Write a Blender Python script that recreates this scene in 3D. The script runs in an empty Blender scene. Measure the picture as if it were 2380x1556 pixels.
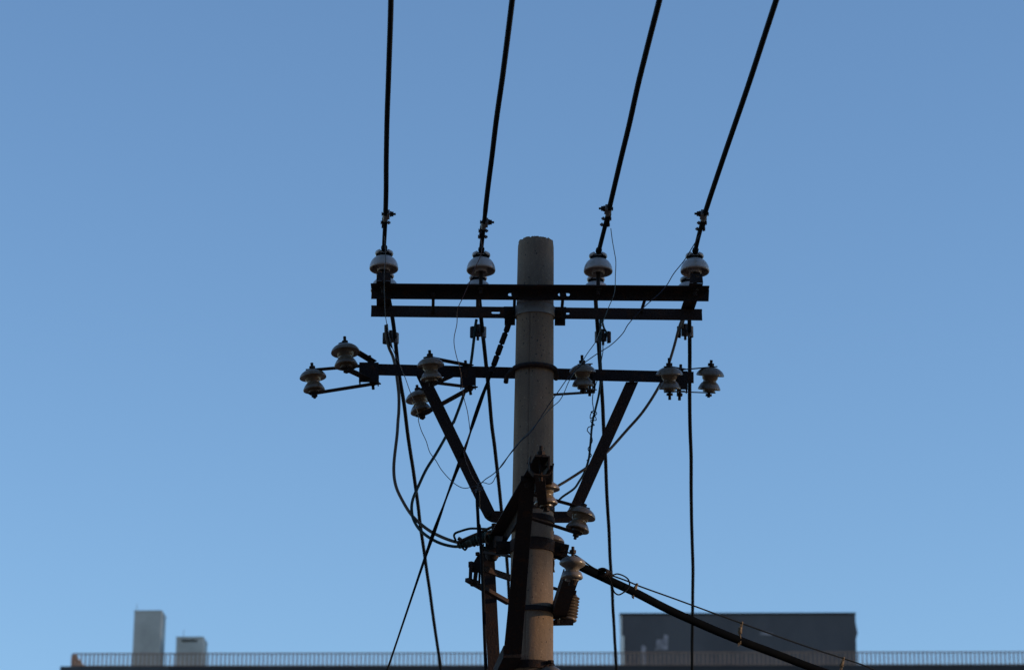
import bpy, bmesh, math, random
from mathutils import Vector, Matrix, noise

random.seed(7)
scene = bpy.context.scene
R = math.radians

# ------------------------------------------------------------------ camera
PITCH, ROLL, FPX = R(18.7), R(0.44), 7000.0      # FPX: focal length for a 2380 px wide picture
CAM = Vector((0, -15, 1.6))
fwd = Vector((0, math.cos(PITCH), math.sin(PITCH)))
_r0, _u0 = Vector((1, 0, 0)), Vector((0, -math.sin(PITCH), math.cos(PITCH)))
rgt = _r0 * math.cos(ROLL) + _u0 * math.sin(ROLL)
upv = -_r0 * math.sin(ROLL) + _u0 * math.cos(ROLL)
cd = bpy.data.cameras.new('camera')
cam = bpy.data.objects.new('camera', cd)
scene.collection.objects.link(cam)
cam.matrix_world = Matrix(((rgt.x, upv.x, -fwd.x, CAM.x), (rgt.y, upv.y, -fwd.y, CAM.y),
                           (rgt.z, upv.z, -fwd.z, CAM.z), (0, 0, 0, 1)))
cd.sensor_width = 36
cd.lens = FPX / 2380 * 36
cd.clip_start, cd.clip_end = 0.1, 6000
cd.dof.use_dof = True
cd.dof.focus_distance = 15.7
cd.dof.aperture_fstop = 4.8
scene.camera = cam

# ------------------------------------------------------------------ sky, sun, exposure
SUN_AZ, SUN_EL = R(96), R(12)                   # low evening sun, from the right and a little behind the camera
world = bpy.data.worlds.new('World')
scene.world = world
world.use_nodes = True
wn = world.node_tree
sky = wn.nodes.new('ShaderNodeTexSky')
sky.sky_type = 'NISHITA'
sky.sun_disc = False
sky.sun_elevation, sky.sun_rotation = SUN_EL, SUN_AZ
sky.air_density, sky.dust_density, sky.ozone_density = 1.0, 0.0, 3.3
wn.nodes['Background'].inputs['Strength'].default_value = 0.15
tint = wn.nodes.new('ShaderNodeMix'); tint.data_type = 'RGBA'; tint.blend_type = 'MULTIPLY'   # camera white balance, the same over the whole sky
tint.inputs[0].default_value = 1.0; tint.inputs[7].default_value = (1.0, 0.985, 1.0, 1)
wn.links.new(sky.outputs['Color'], tint.inputs[6])
wn.links.new(tint.outputs[2], wn.nodes['Background'].inputs['Color'])
sl = bpy.data.lights.new('sun', 'SUN')
sl.energy, sl.angle, sl.color = 3.0, R(1.5), (1.0, 0.70, 0.42)
sun = bpy.data.objects.new('sun', sl)
scene.collection.objects.link(sun)
sdir = Vector((math.sin(SUN_AZ) * math.cos(SUN_EL), math.cos(SUN_AZ) * math.cos(SUN_EL), math.sin(SUN_EL)))
sun.rotation_euler = sdir.to_track_quat('Z', 'Y').to_euler()
sun.location = (20, -10, 20)
scene.view_settings.view_transform = 'Standard'
scene.view_settings.look = 'None'
scene.view_settings.gamma = 1
scene.view_settings.use_curve_mapping = False
scene.view_settings.exposure = 0.55

# ------------------------------------------------------------------ measuring helpers
def ray(px, py):
    return fwd * FPX + rgt * (px - 1190) - upv * (py - 778)
def P(px, py, Y):                                # the point seen at (px, py) standing at depth Y
    d = ray(px, py)
    return CAM + d * ((Y - CAM.y) / d.y)
S = 2380 / 4096
FR = {1: (1400, 760, 2.8814), 2: (2000, 760, 2.6444), 3: (1180, 1280, 2.975), 4: (2200, 1280, 2.975),
      5: (1550, 1600, 2.5933), 6: (1950, 1700, 3.1127), 7: (1750, 2050, 2.4771), 'b': (200, 2400, 2.975),
      'p': (2400, 2380, 2.1636), 'a': (1840, 2060, 5.188), 'n': (2060, 1760, 4.577), 'u': (1960, 1200, 4.322),
      'r': (2180, 2130, 3.89), 'k': (1500, 1250, 9.15), 'c': (2200, 2100, 4.446)}
def px(n, x, y):
    o = FR[n]
    return (o[0] + x / o[2]) * S, (o[1] + y / o[2]) * S
def Z(n, x, y, Y):
    return P(*px(n, x, y), Y)
def path(n, pts, Y0, Y1=None):
    Y1 = Y0 if Y1 is None else Y1
    k = max(1, len(pts) - 1)
    return [Z(n, x, y, Y0 + (Y1 - Y0) * i / k) for i, (x, y) in enumerate(pts)]

# ------------------------------------------------------------------ materials
def mat(name, col, rough=0.6, metal=0.0, var=0.25, scale=30.0, col2=None, lo=0.45, hi=0.62, bump=0.0, bscale=None,
        spec=0.5, stretch=(1, 1, 1), coat=0.0):
    m = bpy.data.materials.new(name)
    m.use_nodes = True
    nt = m.node_tree
    b = nt.nodes['Principled BSDF']
    b.inputs['Roughness'].default_value = rough
    b.inputs['Metallic'].default_value = metal
    b.inputs['Specular IOR Level'].default_value = spec
    b.inputs['Coat Weight'].default_value = coat
    tc = nt.nodes.new('ShaderNodeTexCoord')
    oi = nt.nodes.new('ShaderNodeObjectInfo')
    ad = nt.nodes.new('ShaderNodeVectorMath'); ad.operation = 'ADD'
    sc = nt.nodes.new('ShaderNodeVectorMath'); sc.operation = 'SCALE'; sc.inputs['Scale'].default_value = 37
    cb = nt.nodes.new('ShaderNodeCombineXYZ')
    for i in range(3): nt.links.new(oi.outputs['Random'], cb.inputs[i])
    nt.links.new(cb.outputs[0], sc.inputs[0])
    mp = nt.nodes.new('ShaderNodeMapping'); mp.inputs['Scale'].default_value = stretch
    nt.links.new(tc.outputs['Object'], mp.inputs['Vector'])
    nt.links.new(mp.outputs[0], ad.inputs[0]); nt.links.new(sc.outputs[0], ad.inputs[1])
    n1 = nt.nodes.new('ShaderNodeTexNoise'); n1.inputs['Scale'].default_value = scale
    n1.inputs['Detail'].default_value = 6; n1.inputs['Roughness'].default_value = 0.65
    nt.links.new(ad.outputs[0], n1.inputs['Vector'])
    rp = nt.nodes.new('ShaderNodeValToRGB')
    c2 = col2 or tuple(c * (1 - var * 1.4) for c in col)
    rp.color_ramp.elements[0].position, rp.color_ramp.elements[1].position = lo, hi
    rp.color_ramp.elements[0].color = (*[c * (1 + var * 0.3) for c in col], 1)
    rp.color_ramp.elements[1].color = (*c2, 1)
    nt.links.new(n1.outputs['Fac'], rp.inputs['Fac'])
    nt.links.new(rp.outputs[0], b.inputs['Base Color'])
    if bump:
        n2 = nt.nodes.new('ShaderNodeTexNoise'); n2.inputs['Scale'].default_value = bscale or scale * 4
        n2.inputs['Detail'].default_value = 4
        nt.links.new(ad.outputs[0], n2.inputs['Vector'])
        bp = nt.nodes.new('ShaderNodeBump'); bp.inputs['Strength'].default_value = bump
        bp.inputs['Distance'].default_value = 0.01
        nt.links.new(n2.outputs['Fac'], bp.inputs['Height'])
        nt.links.new(bp.outputs[0], b.inputs['Normal'])
    m['nodes'] = True
    return m

M = {}
M['steel'] = mat('rusty_black_steel', (0.027, 0.0215, 0.0215), 0.8, 0, 0.3, 22, (0.075, 0.034, 0.019), 0.52, 0.74, 0.4, 120, 0.12)
M['brownsteel'] = mat('brown_rusted_steel', (0.038, 0.0255, 0.0220), 0.8, 0, 0.3, 14, (0.070, 0.032, 0.018), 0.52, 0.76, 0.4, 110, 0.12)
M['bolt'] = mat('rusty_bolt_steel', (0.022, 0.016, 0.014), 0.75, 0, 0.3, 60, (0.05, 0.022, 0.011), 0.45, 0.7, 0.4, 200, 0.2)
M['galv'] = mat('weathered_zinc', (0.11, 0.10, 0.095), 0.6, 0.2, 0.4, 40, (0.09, 0.05, 0.03), 0.55, 0.68, 0.3, 150)
M['collar'] = mat('stained_collar_paint', (0.20, 0.19, 0.18), 0.7, 0, 0.25, 9, (0.10, 0.075, 0.055), 0.5, 0.72, 0.4, 60)
M['alloy'] = mat('dull_aluminium', (0.16, 0.15, 0.145), 0.5, 0.3, 0.3, 60, (0.10, 0.08, 0.065), 0.55, 0.7, 0.3, 200)
M['white_porcelain'] = mat('white_glazed_porcelain', (0.42, 0.355, 0.315), 0.2, 0, 0.12, 18, (0.25, 0.20, 0.155), 0.55, 0.8, 0.1, 60, 0.55)
M['spool'] = mat('dusty_glazed_porcelain', (0.155, 0.108, 0.068), 0.30, 0, 0.2, 16, (0.070, 0.046, 0.028), 0.47, 0.72, 0.2, 70, 0.5)
M['spool_clean'] = mat('pale_glazed_porcelain', (0.105, 0.089, 0.075), 0.28, 0, 0.15, 16, (0.065, 0.044, 0.030), 0.60, 0.75, 0.15, 70, 0.5)
M['cable'] = mat('black_cable_sheath', (0.0050, 0.0062, 0.0085), 0.75, 0, 0.3, 9, (0.0085, 0.0100, 0.0120), 0.45, 0.65, 0.05, 40, 0.05)
M['black_sheath'] = mat('matt_black_sheath', (0.0026, 0.0032, 0.0046), 0.9, 0, 0.3, 6, (0.0040, 0.0045, 0.0055), 0.45, 0.65, 0.05, 40, 0.0)
M['green'] = mat('green_black_cable', (0.009, 0.020, 0.018), 0.65, 0, 0.3, 9, (0.014, 0.036, 0.031), 0.5, 0.65, 0.05, 40, 0.2)
M['tape'] = mat('green_insulating_tape', (0.02, 0.045, 0.035), 0.5, 0, 0.4, 40, (0.04, 0.03, 0.02), 0.5, 0.6, 0.5, 60, 0.4)
M['tan'] = mat('faded_tan_cable', (0.082, 0.056, 0.036), 0.6, 0, 0.25, 8, (0.038, 0.029, 0.022), 0.5, 0.7, 0.05, 40, 0.25)
M['thin'] = mat('grey_thin_wire', (0.05, 0.05, 0.055), 0.45, 0, 0.3, 40)
M['teal'] = mat('pale_teal_wire', (0.07, 0.12, 0.14), 0.45, 0, 0.3, 40)
M['navy'] = mat('navy_thin_wire', (0.010, 0.014, 0.032), 0.45, 0, 0.3, 40)
M['copper'] = mat('brown_copper_wire', (0.11, 0.04, 0.03), 0.45, 0, 0.3, 40)
M['twine'] = mat('weathered_twine', (0.22, 0.16, 0.10), 0.85, 0, 0.35, 80, None, 0.45, 0.62, 0.6, 300)
M['street_facade'] = mat('grey_street_render', (0.26, 0.24, 0.22), 0.9, 0, 0.2, 0.4, None, 0.4, 0.7, 0.2, 4)
M['ground'] = mat('dusty_street', (0.13, 0.112, 0.094), 0.9, 0, 0.3, 0.6, None, 0.4, 0.65, 0.4, 60)
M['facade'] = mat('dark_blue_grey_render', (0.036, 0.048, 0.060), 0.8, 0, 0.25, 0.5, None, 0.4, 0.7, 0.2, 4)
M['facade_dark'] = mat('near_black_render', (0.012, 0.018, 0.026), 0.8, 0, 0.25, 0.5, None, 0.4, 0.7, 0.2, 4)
M['penthouse'] = mat('charcoal_render', (0.092, 0.085, 0.088), 0.85, 0, 0.2, 0.35, (0.074, 0.066, 0.070), 0.4, 0.7, 0.2, 3, stretch=(1, 1, 0.5))
M['pale_wall'] = mat('pale_plaster_and_sunlit_side', (0.80, 0.76, 0.70), 0.85, 0, 0.15, 0.8)  # pale frames and casing; also whitens the penthouse side in place of sunlight
M['patch'] = mat('bare_plaster_patch', (0.33, 0.29, 0.30), 0.9, 0, 0.25, 2.5)
M['shaft'] = mat('grey_cement_render', (0.42, 0.42, 0.39), 0.9, 0, 0.18, 0.6, None, 0.4, 0.7, 0.2, 5)
M['rail'] = mat('brown_painted_iron', (0.24, 0.165, 0.125), 0.6, 0, 0.2, 2)
M['void'] = mat('dark_recess', (0.012, 0.012, 0.013), 0.9, 0, 0.1, 4)
M['glass'] = mat('dark_window_glass', (0.02, 0.025, 0.03), 0.1, 0, 0.1, 1)

def concrete():
    m = bpy.data.materials.new('aged_concrete')
    m.use_nodes = True
    nt = m.node_tree; N = nt.nodes; L = nt.links
    b = N['Principled BSDF']; b.inputs['Roughness'].default_value = 0.85; b.inputs['Specular IOR Level'].default_value = 0.3
    tc = N.new('ShaderNodeTexCoord')
    def noise_(scale, det=5, vec=None, rough=0.6):
        n = N.new('ShaderNodeTexNoise'); n.inputs['Scale'].default_value = scale
        n.inputs['Detail'].default_value = det; n.inputs['Roughness'].default_value = rough
        L.new(vec or tc.outputs['Object'], n.inputs['Vector']); return n.outputs['Fac']
    def ramp(src, stops):
        r = N.new('ShaderNodeValToRGB'); e = r.color_ramp.elements
        while len(e) < len(stops): e.new(0.5)
        for i, (p, c) in enumerate(stops):
            e[i].position = p; e[i].color = (*c, 1) if isinstance(c, tuple) else (c, c, c, 1)
        L.new(src, r.inputs['Fac']); return r.outputs[0]
    def mix(f, a, c):
        x = N.new('ShaderNodeMix'); x.data_type = 'RGBA'
        L.new(f, x.inputs[0])
        for s, i in ((a, 6), (c, 7)):
            if isinstance(s, tuple): x.inputs[i].default_value = (*s, 1)
            else: L.new(s, x.inputs[i])
        return x.outputs[2]
    mp = N.new('ShaderNodeMapping'); mp.inputs['Scale'].default_value = (1, 1, 0.12)
    L.new(tc.outputs['Object'], mp.inputs['Vector'])
    base = ramp(noise_(3.2, 6), [(0.35, (0.245, 0.165, 0.108)), (0.68, (0.320, 0.218, 0.145))])
    streak = ramp(noise_(11, 5, mp.outputs[0]), [(0.42, 1.0), (0.60, 0.0)])
    c = mix(N.new('ShaderNodeMath').outputs[0], base, base)
    # vertical rain streaks
    sm = N.new('ShaderNodeMath'); sm.operation = 'MULTIPLY'; sm.inputs[1].default_value = 0.35
    L.new(streak, sm.inputs[0])
    c = mix(sm.outputs[0], base, (0.12, 0.085, 0.062))
    fine = N.new('ShaderNodeMath'); fine.operation = 'MULTIPLY'; fine.inputs[1].default_value = 0.5
    L.new(ramp(noise_(160, 3), [(0.45, 0.0), (0.7, 1.0)]), fine.inputs[0])
    c = mix(fine.outputs[0], c, (0.135, 0.10, 0.075))
    # rust runs under the fittings
    rust = N.new('ShaderNodeMath'); rust.operation = 'MULTIPLY'; rust.inputs[1].default_value = 0.5
    L.new(ramp(noise_(5, 4, mp.outputs[0]), [(0.58, 0.0), (0.72, 1.0)]), rust.inputs[0])
    c = mix(rust.outputs[0], c, (0.20, 0.10, 0.05))
    # exposed aggregate: pale chips and dark pits
    mq = N.new('ShaderNodeMapping'); mq.inputs['Rotation'].default_value = (0.3, 0.5, 0.4); mq.inputs['Scale'].default_value = (1, 1, 0.75)
    L.new(tc.outputs['Object'], mq.inputs['Vector'])
    nd = N.new('ShaderNodeTexNoise'); nd.inputs['Scale'].default_value = 90
    L.new(mq.outputs[0], nd.inputs['Vector'])
    vd = N.new('ShaderNodeVectorMath'); vd.operation = 'MULTIPLY_ADD'; vd.inputs[1].default_value = (0.012, 0.012, 0.012)
    L.new(nd.outputs['Color'], vd.inputs[0]); L.new(mq.outputs[0], vd.inputs[2])
    hts = []
    for sc_, lim, colr, keep in ((62, 0.20, (0.36, 0.28, 0.20), 0.70), (120, 0.23, (0.36, 0.27, 0.19), 0.72), (58, 0.22, (0.05, 0.042, 0.036), 0.72)):
        v = N.new('ShaderNodeTexVoronoi'); v.inputs['Scale'].default_value = sc_
        L.new(vd.outputs[0], v.inputs['Vector'])
        d = ramp(v.outputs['Distance'], [(lim * 0.75, 1.0), (lim, 0.0)])
        sp = N.new('ShaderNodeSeparateColor'); L.new(v.outputs['Color'], sp.inputs[0])
        k = ramp(sp.outputs[0], [(keep, 0.0), (keep + 0.02, 0.85)])
        # a little more of it near the broken top of the pole
        f = N.new('ShaderNodeMath'); f.operation = 'MULTIPLY'
        L.new(d, f.inputs[0]); L.new(k, f.inputs[1])
        c = mix(f.outputs[0], c, colr); hts.append(f.outputs[0])
    L.new(c, b.inputs['Base Color'])
    bh = N.new('ShaderNodeMath'); bh.operation = 'SUBTRACT'
    L.new(noise_(45, 6), bh.inputs[0]); L.new(hts[2], bh.inputs[1])
    bp = N.new('ShaderNodeBump'); bp.inputs['Strength'].default_value = 0.35; bp.inputs['Distance'].default_value = 0.008
    L.new(bh.outputs[0], bp.inputs['Height']); L.new(bp.outputs[0], b.inputs['Normal'])
    return m
M['concrete'] = concrete()

# ------------------------------------------------------------------ mesh builder
class MB:
    def __init__(s): s.v, s.f = [], []
    def add(s, vs, fs):
        o = len(s.v); s.v += [Vector(v) for v in vs]; s.f += [tuple(i + o for i in f) for f in fs]; return s
    def prism(s, p0, p1, prof0, prof1=None):      # two loops of offset vectors, capped
        prof1 = prof1 or prof0; n = len(prof0)
        vs = [p0 + q for q in prof0] + [p1 + q for q in prof1]
        fs = [(i, (i + 1) % n, n + (i + 1) % n, n + i) for i in range(n)]
        fs += [tuple(reversed(range(n))), tuple(range(n, 2 * n))]
        return s.add(vs, fs)
    def box(s, c, x, y, z):                        # centre and three half-extent vectors
        return s.prism(c - z, c + z, [-x - y, x - y, x + y, -x + y])
    def bar(s, p0, p1, w, t, wide=None):           # flat bar, w across the 'wide' direction, t thick
        d = (p1 - p0).normalized()
        wd = wide or Vector((0, 0, 1))
        a = wd - d * wd.dot(d)
        a = a.normalized() if a.length > 1e-4 else d.orthogonal().normalized()
        b = d.cross(a)
        a, b = a * w / 2, b * t / 2
        return s.prism(p0, p1, [-a - b, a - b, a + b, -a + b])
    def angle(s, p0, p1, A, B, a, b, t):           # L section: corner on the line, legs along A and B
        A, B = A.normalized(), B.normalized()
        return s.prism(p0, p1, [Vector(), A * a, A * a + B * t, A * t + B * t, A * t + B * b, B * b])
    def rod(s, p0, p1, r, n=10, r1=None):
        d = (p1 - p0).normalized(); a = d.orthogonal().normalized(); b = d.cross(a); r1 = r if r1 is None else r1
        q = [(a * math.cos(2 * math.pi * i / n) + b * math.sin(2 * math.pi * i / n)) for i in range(n)]
        return s.prism(p0, p1, [v * r for v in q], [v * r1 for v in q])
    def hexnut(s, c, d, r, h):
        d = d.normalized(); return s.rod(c - d * h / 2, c + d * h / 2, r, 6)
    def lathe(s, c, axis, prof, n=40, x_dir=None):
        z = axis.normalized(); x = (x_dir - z * x_dir.dot(z)).normalized() if x_dir else z.orthogonal().normalized(); y = z.cross(x)
        o = len(s.v)
        for r, h in prof:
            for i in range(n):
                t = 2 * math.pi * i / n
                s.v.append(c + z * h + (x * math.cos(t) + y * math.sin(t)) * max(r, 1e-4))
        for k in range(len(prof) - 1):
            for i in range(n):
                j = (i + 1) % n
                s.f.append((o + k * n + i, o + k * n + j, o + (k + 1) * n + j, o + (k + 1) * n + i))
        s.f.append(tuple(o + i for i in reversed(range(n)))); s.f.append(tuple(o + (len(prof) - 1) * n + i for i in range(n)))
        return s
    def tube(s, pts, r, n=10, flat=None):          # sweep along points; r may be a list; flat squashes one way
        m = len(pts); rs = r if isinstance(r, (list, tuple)) else [r] * m
        T = [(pts[min(i + 1, m - 1)] - pts[max(i - 1, 0)]).normalized() for i in range(m)]
        a = T[0].orthogonal().normalized(); o = len(s.v)
        for i in range(m):
            a = (a - T[i] * a.dot(T[i])).normalized(); b = T[i].cross(a)
            fa = flat(i / max(1, m - 1)) if flat else None
            for k in range(n):
                t = 2 * math.pi * k / n
                if fa is None: q = a * math.cos(t) + b * math.sin(t)
                else:
                    w, ang = fa
                    u_ = a * math.cos(ang) + b * math.sin(ang); v_ = -a * math.sin(ang) + b * math.cos(ang)
                    q = u_ * math.cos(t) + v_ * math.sin(t) * w
                s.v.append(pts[i] + q * rs[i])
        for i in range(m - 1):
            for k in range(n):
                j = (k + 1) % n
                s.f.append((o + i * n + k, o + i * n + j, o + (i + 1) * n + j, o + (i + 1) * n + k))
        s.f.append(tuple(o + k for k in reversed(range(n)))); s.f.append(tuple(o + (m - 1) * n + k for k in range(n)))
        return s
    def band(s, c, r, h, t, a0, a1, n=40):         # upright ring segment about a vertical axis, angles from +x towards +y
        ring = []
        for i in range(n + 1):
            g = a0 + (a1 - a0) * i / n; d = Vector((math.cos(g), math.sin(g), 0)); z = Vector((0, 0, h / 2))
            ring.append([c + d * r - z, c + d * (r + t) - z, c + d * (r + t) + z, c + d * r + z])
        vs = [v for q in ring for v in q]; fs = []
        for i in range(n):
            for k in range(4):
                j = (k + 1) % 4; fs.append((i * 4 + k, i * 4 + j, i * 4 + 4 + j, i * 4 + 4 + k))
        fs += [(3, 2, 1, 0), tuple(n * 4 + k for k in range(4))]
        return s.add(vs, fs)
    def build(s, name, material, parent=None, loc=None, smooth=35):
        base = parent.matrix_world.translation.copy() if parent else (loc or (s.v[0].copy()))
        me = bpy.data.meshes.new(name)
        me.from_pydata([v - base for v in s.v], [], s.f)
        bm = bmesh.new(); bm.from_mesh(me); bmesh.ops.recalc_face_normals(bm, faces=bm.faces); bm.to_mesh(me); bm.free()
        if smooth:
            for p in me.polygons: p.use_smooth = True
            me.set_sharp_from_angle(angle=R(smooth))
        me.materials.append(M[material] if isinstance(material, str) else material)
        o = bpy.data.objects.new(name, me); scene.collection.objects.link(o)
        if parent: o.parent = parent
        else: o.location = base
        o.matrix_world = Matrix.Translation(base)
        return o

def part(mb, name, material, root, owner=None, smooth=35):
    o = mb.build(name, material, None, root['_o'], smooth)
    par = owner or root['e']
    o.parent = par
    o.matrix_parent_inverse = Matrix.Identity(4)
    o.matrix_basis = Matrix.Identity(4)
    return o
def tag(o, label, cat, group=None, kind=None):
    if label: o['label'] = label
    if cat: o['category'] = cat
    if group: o['group'] = group
    if kind: o['kind'] = kind
    return o
def thing(name, loc, label, cat, group=None):
    e = bpy.data.objects.new(name, None); scene.collection.objects.link(e)
    e.empty_display_size = 0.1; e.location = loc; e.matrix_world = Matrix.Translation(loc)
    tag(e, label, cat, group)
    return {'e': e, '_o': Vector(loc)}
def solo(mb, name, material, label, cat, group=None, smooth=35):
    return tag(mb.build(name, material, None, None, smooth), label, cat, group)

def smoothline(pts, per=8):                        # centripetal Catmull-Rom: no overshoot where points crowd
    q = [2 * pts[0] - pts[1]] + list(pts) + [2 * pts[-1] - pts[-2]]
    out = []
    for i in range(1, len(q) - 2):
        p = q[i - 1:i + 3]; k = [0.0]
        for a, b in zip(p, p[1:]): k.append(k[-1] + max((b - a).length, 1e-6) ** 0.5)
        for n in range(per):
            t = k[1] + (k[2] - k[1]) * n / per
            A = [p[j] * ((k[j + 1] - t) / (k[j + 1] - k[j])) + p[j + 1] * ((t - k[j]) / (k[j + 1] - k[j])) for j in range(3)]
            B = [A[j] * ((k[j + 2] - t) / (k[j + 2] - k[j])) + A[j + 1] * ((t - k[j]) / (k[j + 2] - k[j])) for j in range(2)]
            out.append(B[0] * ((k[2] - t) / (k[2] - k[1])) + B[1] * ((t - k[1]) / (k[2] - k[1])))
    out.append(q[-2]); return out
X, Y_, Zv = Vector((1, 0, 0)), Vector((0, 1, 0)), Vector((0, 0, 1))
def pxr(n, w, Y, py=1000):                         # width in frame pixels -> metres at depth Y
    a, b = Z(n, 0, 600, Y), Z(n, w, 600, Y)
    return (b - a).length

# ------------------------------------------------------------------ ground
g = MB().add([(-2500, -800, 0), (2500, -800, 0), (2500, 4000, 0), (-2500, 4000, 0)], [(0, 1, 2, 3)])
go = g.build('ground', 'ground', None, Vector((0, 0, 0))); go['kind'] = 'structure'

# ------------------------------------------------------------------ concrete pole
POLE_T, POLE_L = P(1245.5, 561, 0), P(1236.8, 1290, 0)
def axis_at(z):
    t = (POLE_T.z - z) / (POLE_T.z - POLE_L.z)
    return Vector((POLE_T.x + (POLE_L.x - POLE_T.x) * t, 0, z))
def pole_r(z): return 0.0952 + (POLE_T.z - z) * 0.0080
pole = thing('utility_pole', axis_at(0), 'round grey concrete utility pole with a chipped open top', 'pole')
mb = MB(); NP = 120
zs = [POLE_T.z - d for d in (0, 0.004, 0.009, 0.015, 0.022, 0.035, 0.06, 0.1)]
zz = POLE_T.z - 0.2
while zz > 0: zs.append(zz); zz -= 0.15
zs.append(-0.05)
for k, z_ in enumerate(zs):
    c, r = axis_at(z_), pole_r(z_)
    for i in range(NP):
        t = 2 * math.pi * i / NP
        d = Vector((math.cos(t), math.sin(t), 0))
        rr, dz = r, 0
        if k < 7:
            f = (1, .9, .7, .5, .3, .12, .04)[k]
            n_ = noise.noise(d * 4.2 + Vector((3, 1, 0))); n2 = noise.noise(d * 17 + Vector((0, 9, z_ * 40))); n3 = noise.noise(d * 45 + Vector((5, 2, z_ * 90)))
            dz = -f * (max(0, n_) * 0.020 + abs(n2) * 0.008 + abs(n3) * 0.004)
            rr = r - f * (0.0045 + 0.004 * n2 + 0.0035 * n3)
        else:
            if i == 85 and k > 8: rr -= 0.004 + 0.003 * noise.noise(Vector((0, 0, z_ * 7)))
            rr += 0.0006 * noise.noise(d * 6 + Vector((0, 0, z_ * 3)))
        mb.v.append(c + d * rr + Zv * dz)
for k in range(len(zs) - 1):
    for i in range(NP):
        j = (i + 1) % NP; mb.f.append((k * NP + i, k * NP + j, (k + 1) * NP + j, (k + 1) * NP + i))
o0 = len(mb.v)                                     # hollow top
for i in range(NP):
    t = 2 * math.pi * i / NP; mb.v.append(axis_at(zs[0]) + Vector((math.cos(t), math.sin(t), 0)) * 0.05 + Zv * -0.012)
for i in range(NP):
    t = 2 * math.pi * i / NP; mb.v.append(axis_at(zs[0]) + Vector((math.cos(t), math.sin(t), 0)) * 0.05 - Zv * 0.5)
for i in range(NP):
    j = (i + 1) % NP; mb.f.append((i, j, o0 + j, o0 + i)); mb.f.append((o0 + i, o0 + j, o0 + NP + j, o0 + NP + i))
mb.f.append(tuple(o0 + NP + i for i in range(NP)))
part(mb, 'shaft', 'concrete', pole, smooth=50)

# ------------------------------------------------------------------ hardware helpers
def threaded(mb, p0, p1, r, pitch=0.004):
    L = (p1 - p0).length; d = (p1 - p0).normalized(); n = max(4, int(L / pitch) * 2)
    pr = [(0.0, 0.0)] + [(r if i % 2 else r * 0.86, L * i / n) for i in range(n + 1)] + [(0.0, L)]
    mb.lathe(p0, d, pr, 12)
def plate(name, outline, holes, O, U, V, N, t, material, root, owner=None):   # flat plate with real holes
    cu = bpy.data.curves.new(name, 'CURVE'); cu.dimensions = '2D'; cu.fill_mode = 'BOTH'; cu.extrude = t / 2
    for loop in [outline] + holes:
        s = cu.splines.new('POLY'); s.points.add(len(loop) - 1); s.use_cyclic_u = True
        for q, (a, b) in zip(s.points, loop): q.co = (a, b, 0, 1)
    tmp = bpy.data.objects.new('tmp', cu); scene.collection.objects.link(tmp)
    me = bpy.data.meshes.new_from_object(tmp.evaluated_get(bpy.context.evaluated_depsgraph_get()))
    bpy.data.objects.remove(tmp); bpy.data.curves.remove(cu)
    mb = MB(); mb.v = [O + U * v.co.x + V * v.co.y + N * v.co.z for v in me.vertices]; mb.f = [tuple(p.vertices) for p in me.polygons]
    bpy.data.meshes.remove(me)
    bmx = bmesh.new(); vs = [bmx.verts.new(v) for v in mb.v]
    for f in mb.f:
        try: bmx.faces.new([vs[i] for i in f])
        except ValueError: pass
    bmesh.ops.remove_doubles(bmx, verts=bmx.verts, dist=1e-5)
    bmx.verts.index_update()
    mb.v = [v.co.copy() for v in bmx.verts]; mb.f = [tuple(v.index for v in f.verts) for f in bmx.faces]; bmx.free()
    return part(mb, name, material, root, owner, 30)
def slot(cx, cy, w, h, n=6):
    r = h / 2; out = []
    for sgn in (1, -1):
        for i in range(n + 1):
            t = -math.pi / 2 + math.pi * i / n
            out.append((cx + sgn * (w / 2 - r + r * math.cos(t)), cy + sgn * r * math.sin(t)))
    return out

# ------------------------------------------------------------------ upper double crossarm
Ln, Rn = P(862.5, 693.7, -0.14), P(1647, 699.4, -0.14)
Lf, Rf = P(862, 735, 0.14), P(1632.5, 743.8, 0.14)
HL = 0.063
ca = thing('crossarm', axis_at(Ln.z), 'double angle-iron crossarm bolted round the pole near its top', 'crossarm')
U = (Rn - Ln).normalized(); Ln_len = (Rn - Ln).length
def along(n, x, y, Y, A, D): return (Z(n, x, y, Y) - A).dot(D)
def tallz(n, x, y, Y, A): return Z(n, x, y, Y).z - A.z
sl_ = []
for (x0, x1) in ((85, 190), (613, 740)):
    a, b = along(2, x0, 1104, -0.14, Ln, U), along(2, x1, 1104, -0.14, Ln, U)
    sl_.append(slot((a + b) / 2, tallz(2, (x0 + x1) / 2, 1104, -0.14, Ln), b - a, 0.017))
leg = plate('near_beam', [(0, 0), (Ln_len, 0), (Ln_len + 0.004, HL), (0.002, HL)], sl_, Ln + Y_ * 0.003, U, Zv, Y_, 0.006, 'steel', ca)
fl = MB(); fl.box((Ln + Rn) / 2 + Zv * (HL - 0.003) - Y_ * 0.0318, U * (Ln_len / 2 + 0.001), Y_ * 0.0314, Zv * 0.003)
part(fl, 'flange', 'steel', ca, leg)
Uf = (Rf - Lf).normalized(); Lf_len = (Rf - Lf).length
sf = []
for (x0, x1) in ((640, 735), (-90, 0)):
    a, b = along(2, x0, 1302, 0.14, Lf, Uf), along(2, x1, 1302, 0.14, Lf, Uf)
    sf.append(slot((a + b) / 2, 0.030, b - a, 0.013))
legf = plate('far_beam', [(0, 0), (Lf_len, 0), (Lf_len - 0.002, HL), (0.001, HL)], sf, Lf + Y_ * 0.003, Uf, Zv, Y_, 0.006, 'brownsteel', ca)
fl = MB(); fl.box((Lf + Rf) / 2 + Zv * (HL - 0.003) + Y_ * 0.0378, Uf * (Lf_len / 2), Y_ * 0.0314, Zv * 0.003)
part(fl, 'flange', 'brownsteel', ca, legf)
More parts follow.
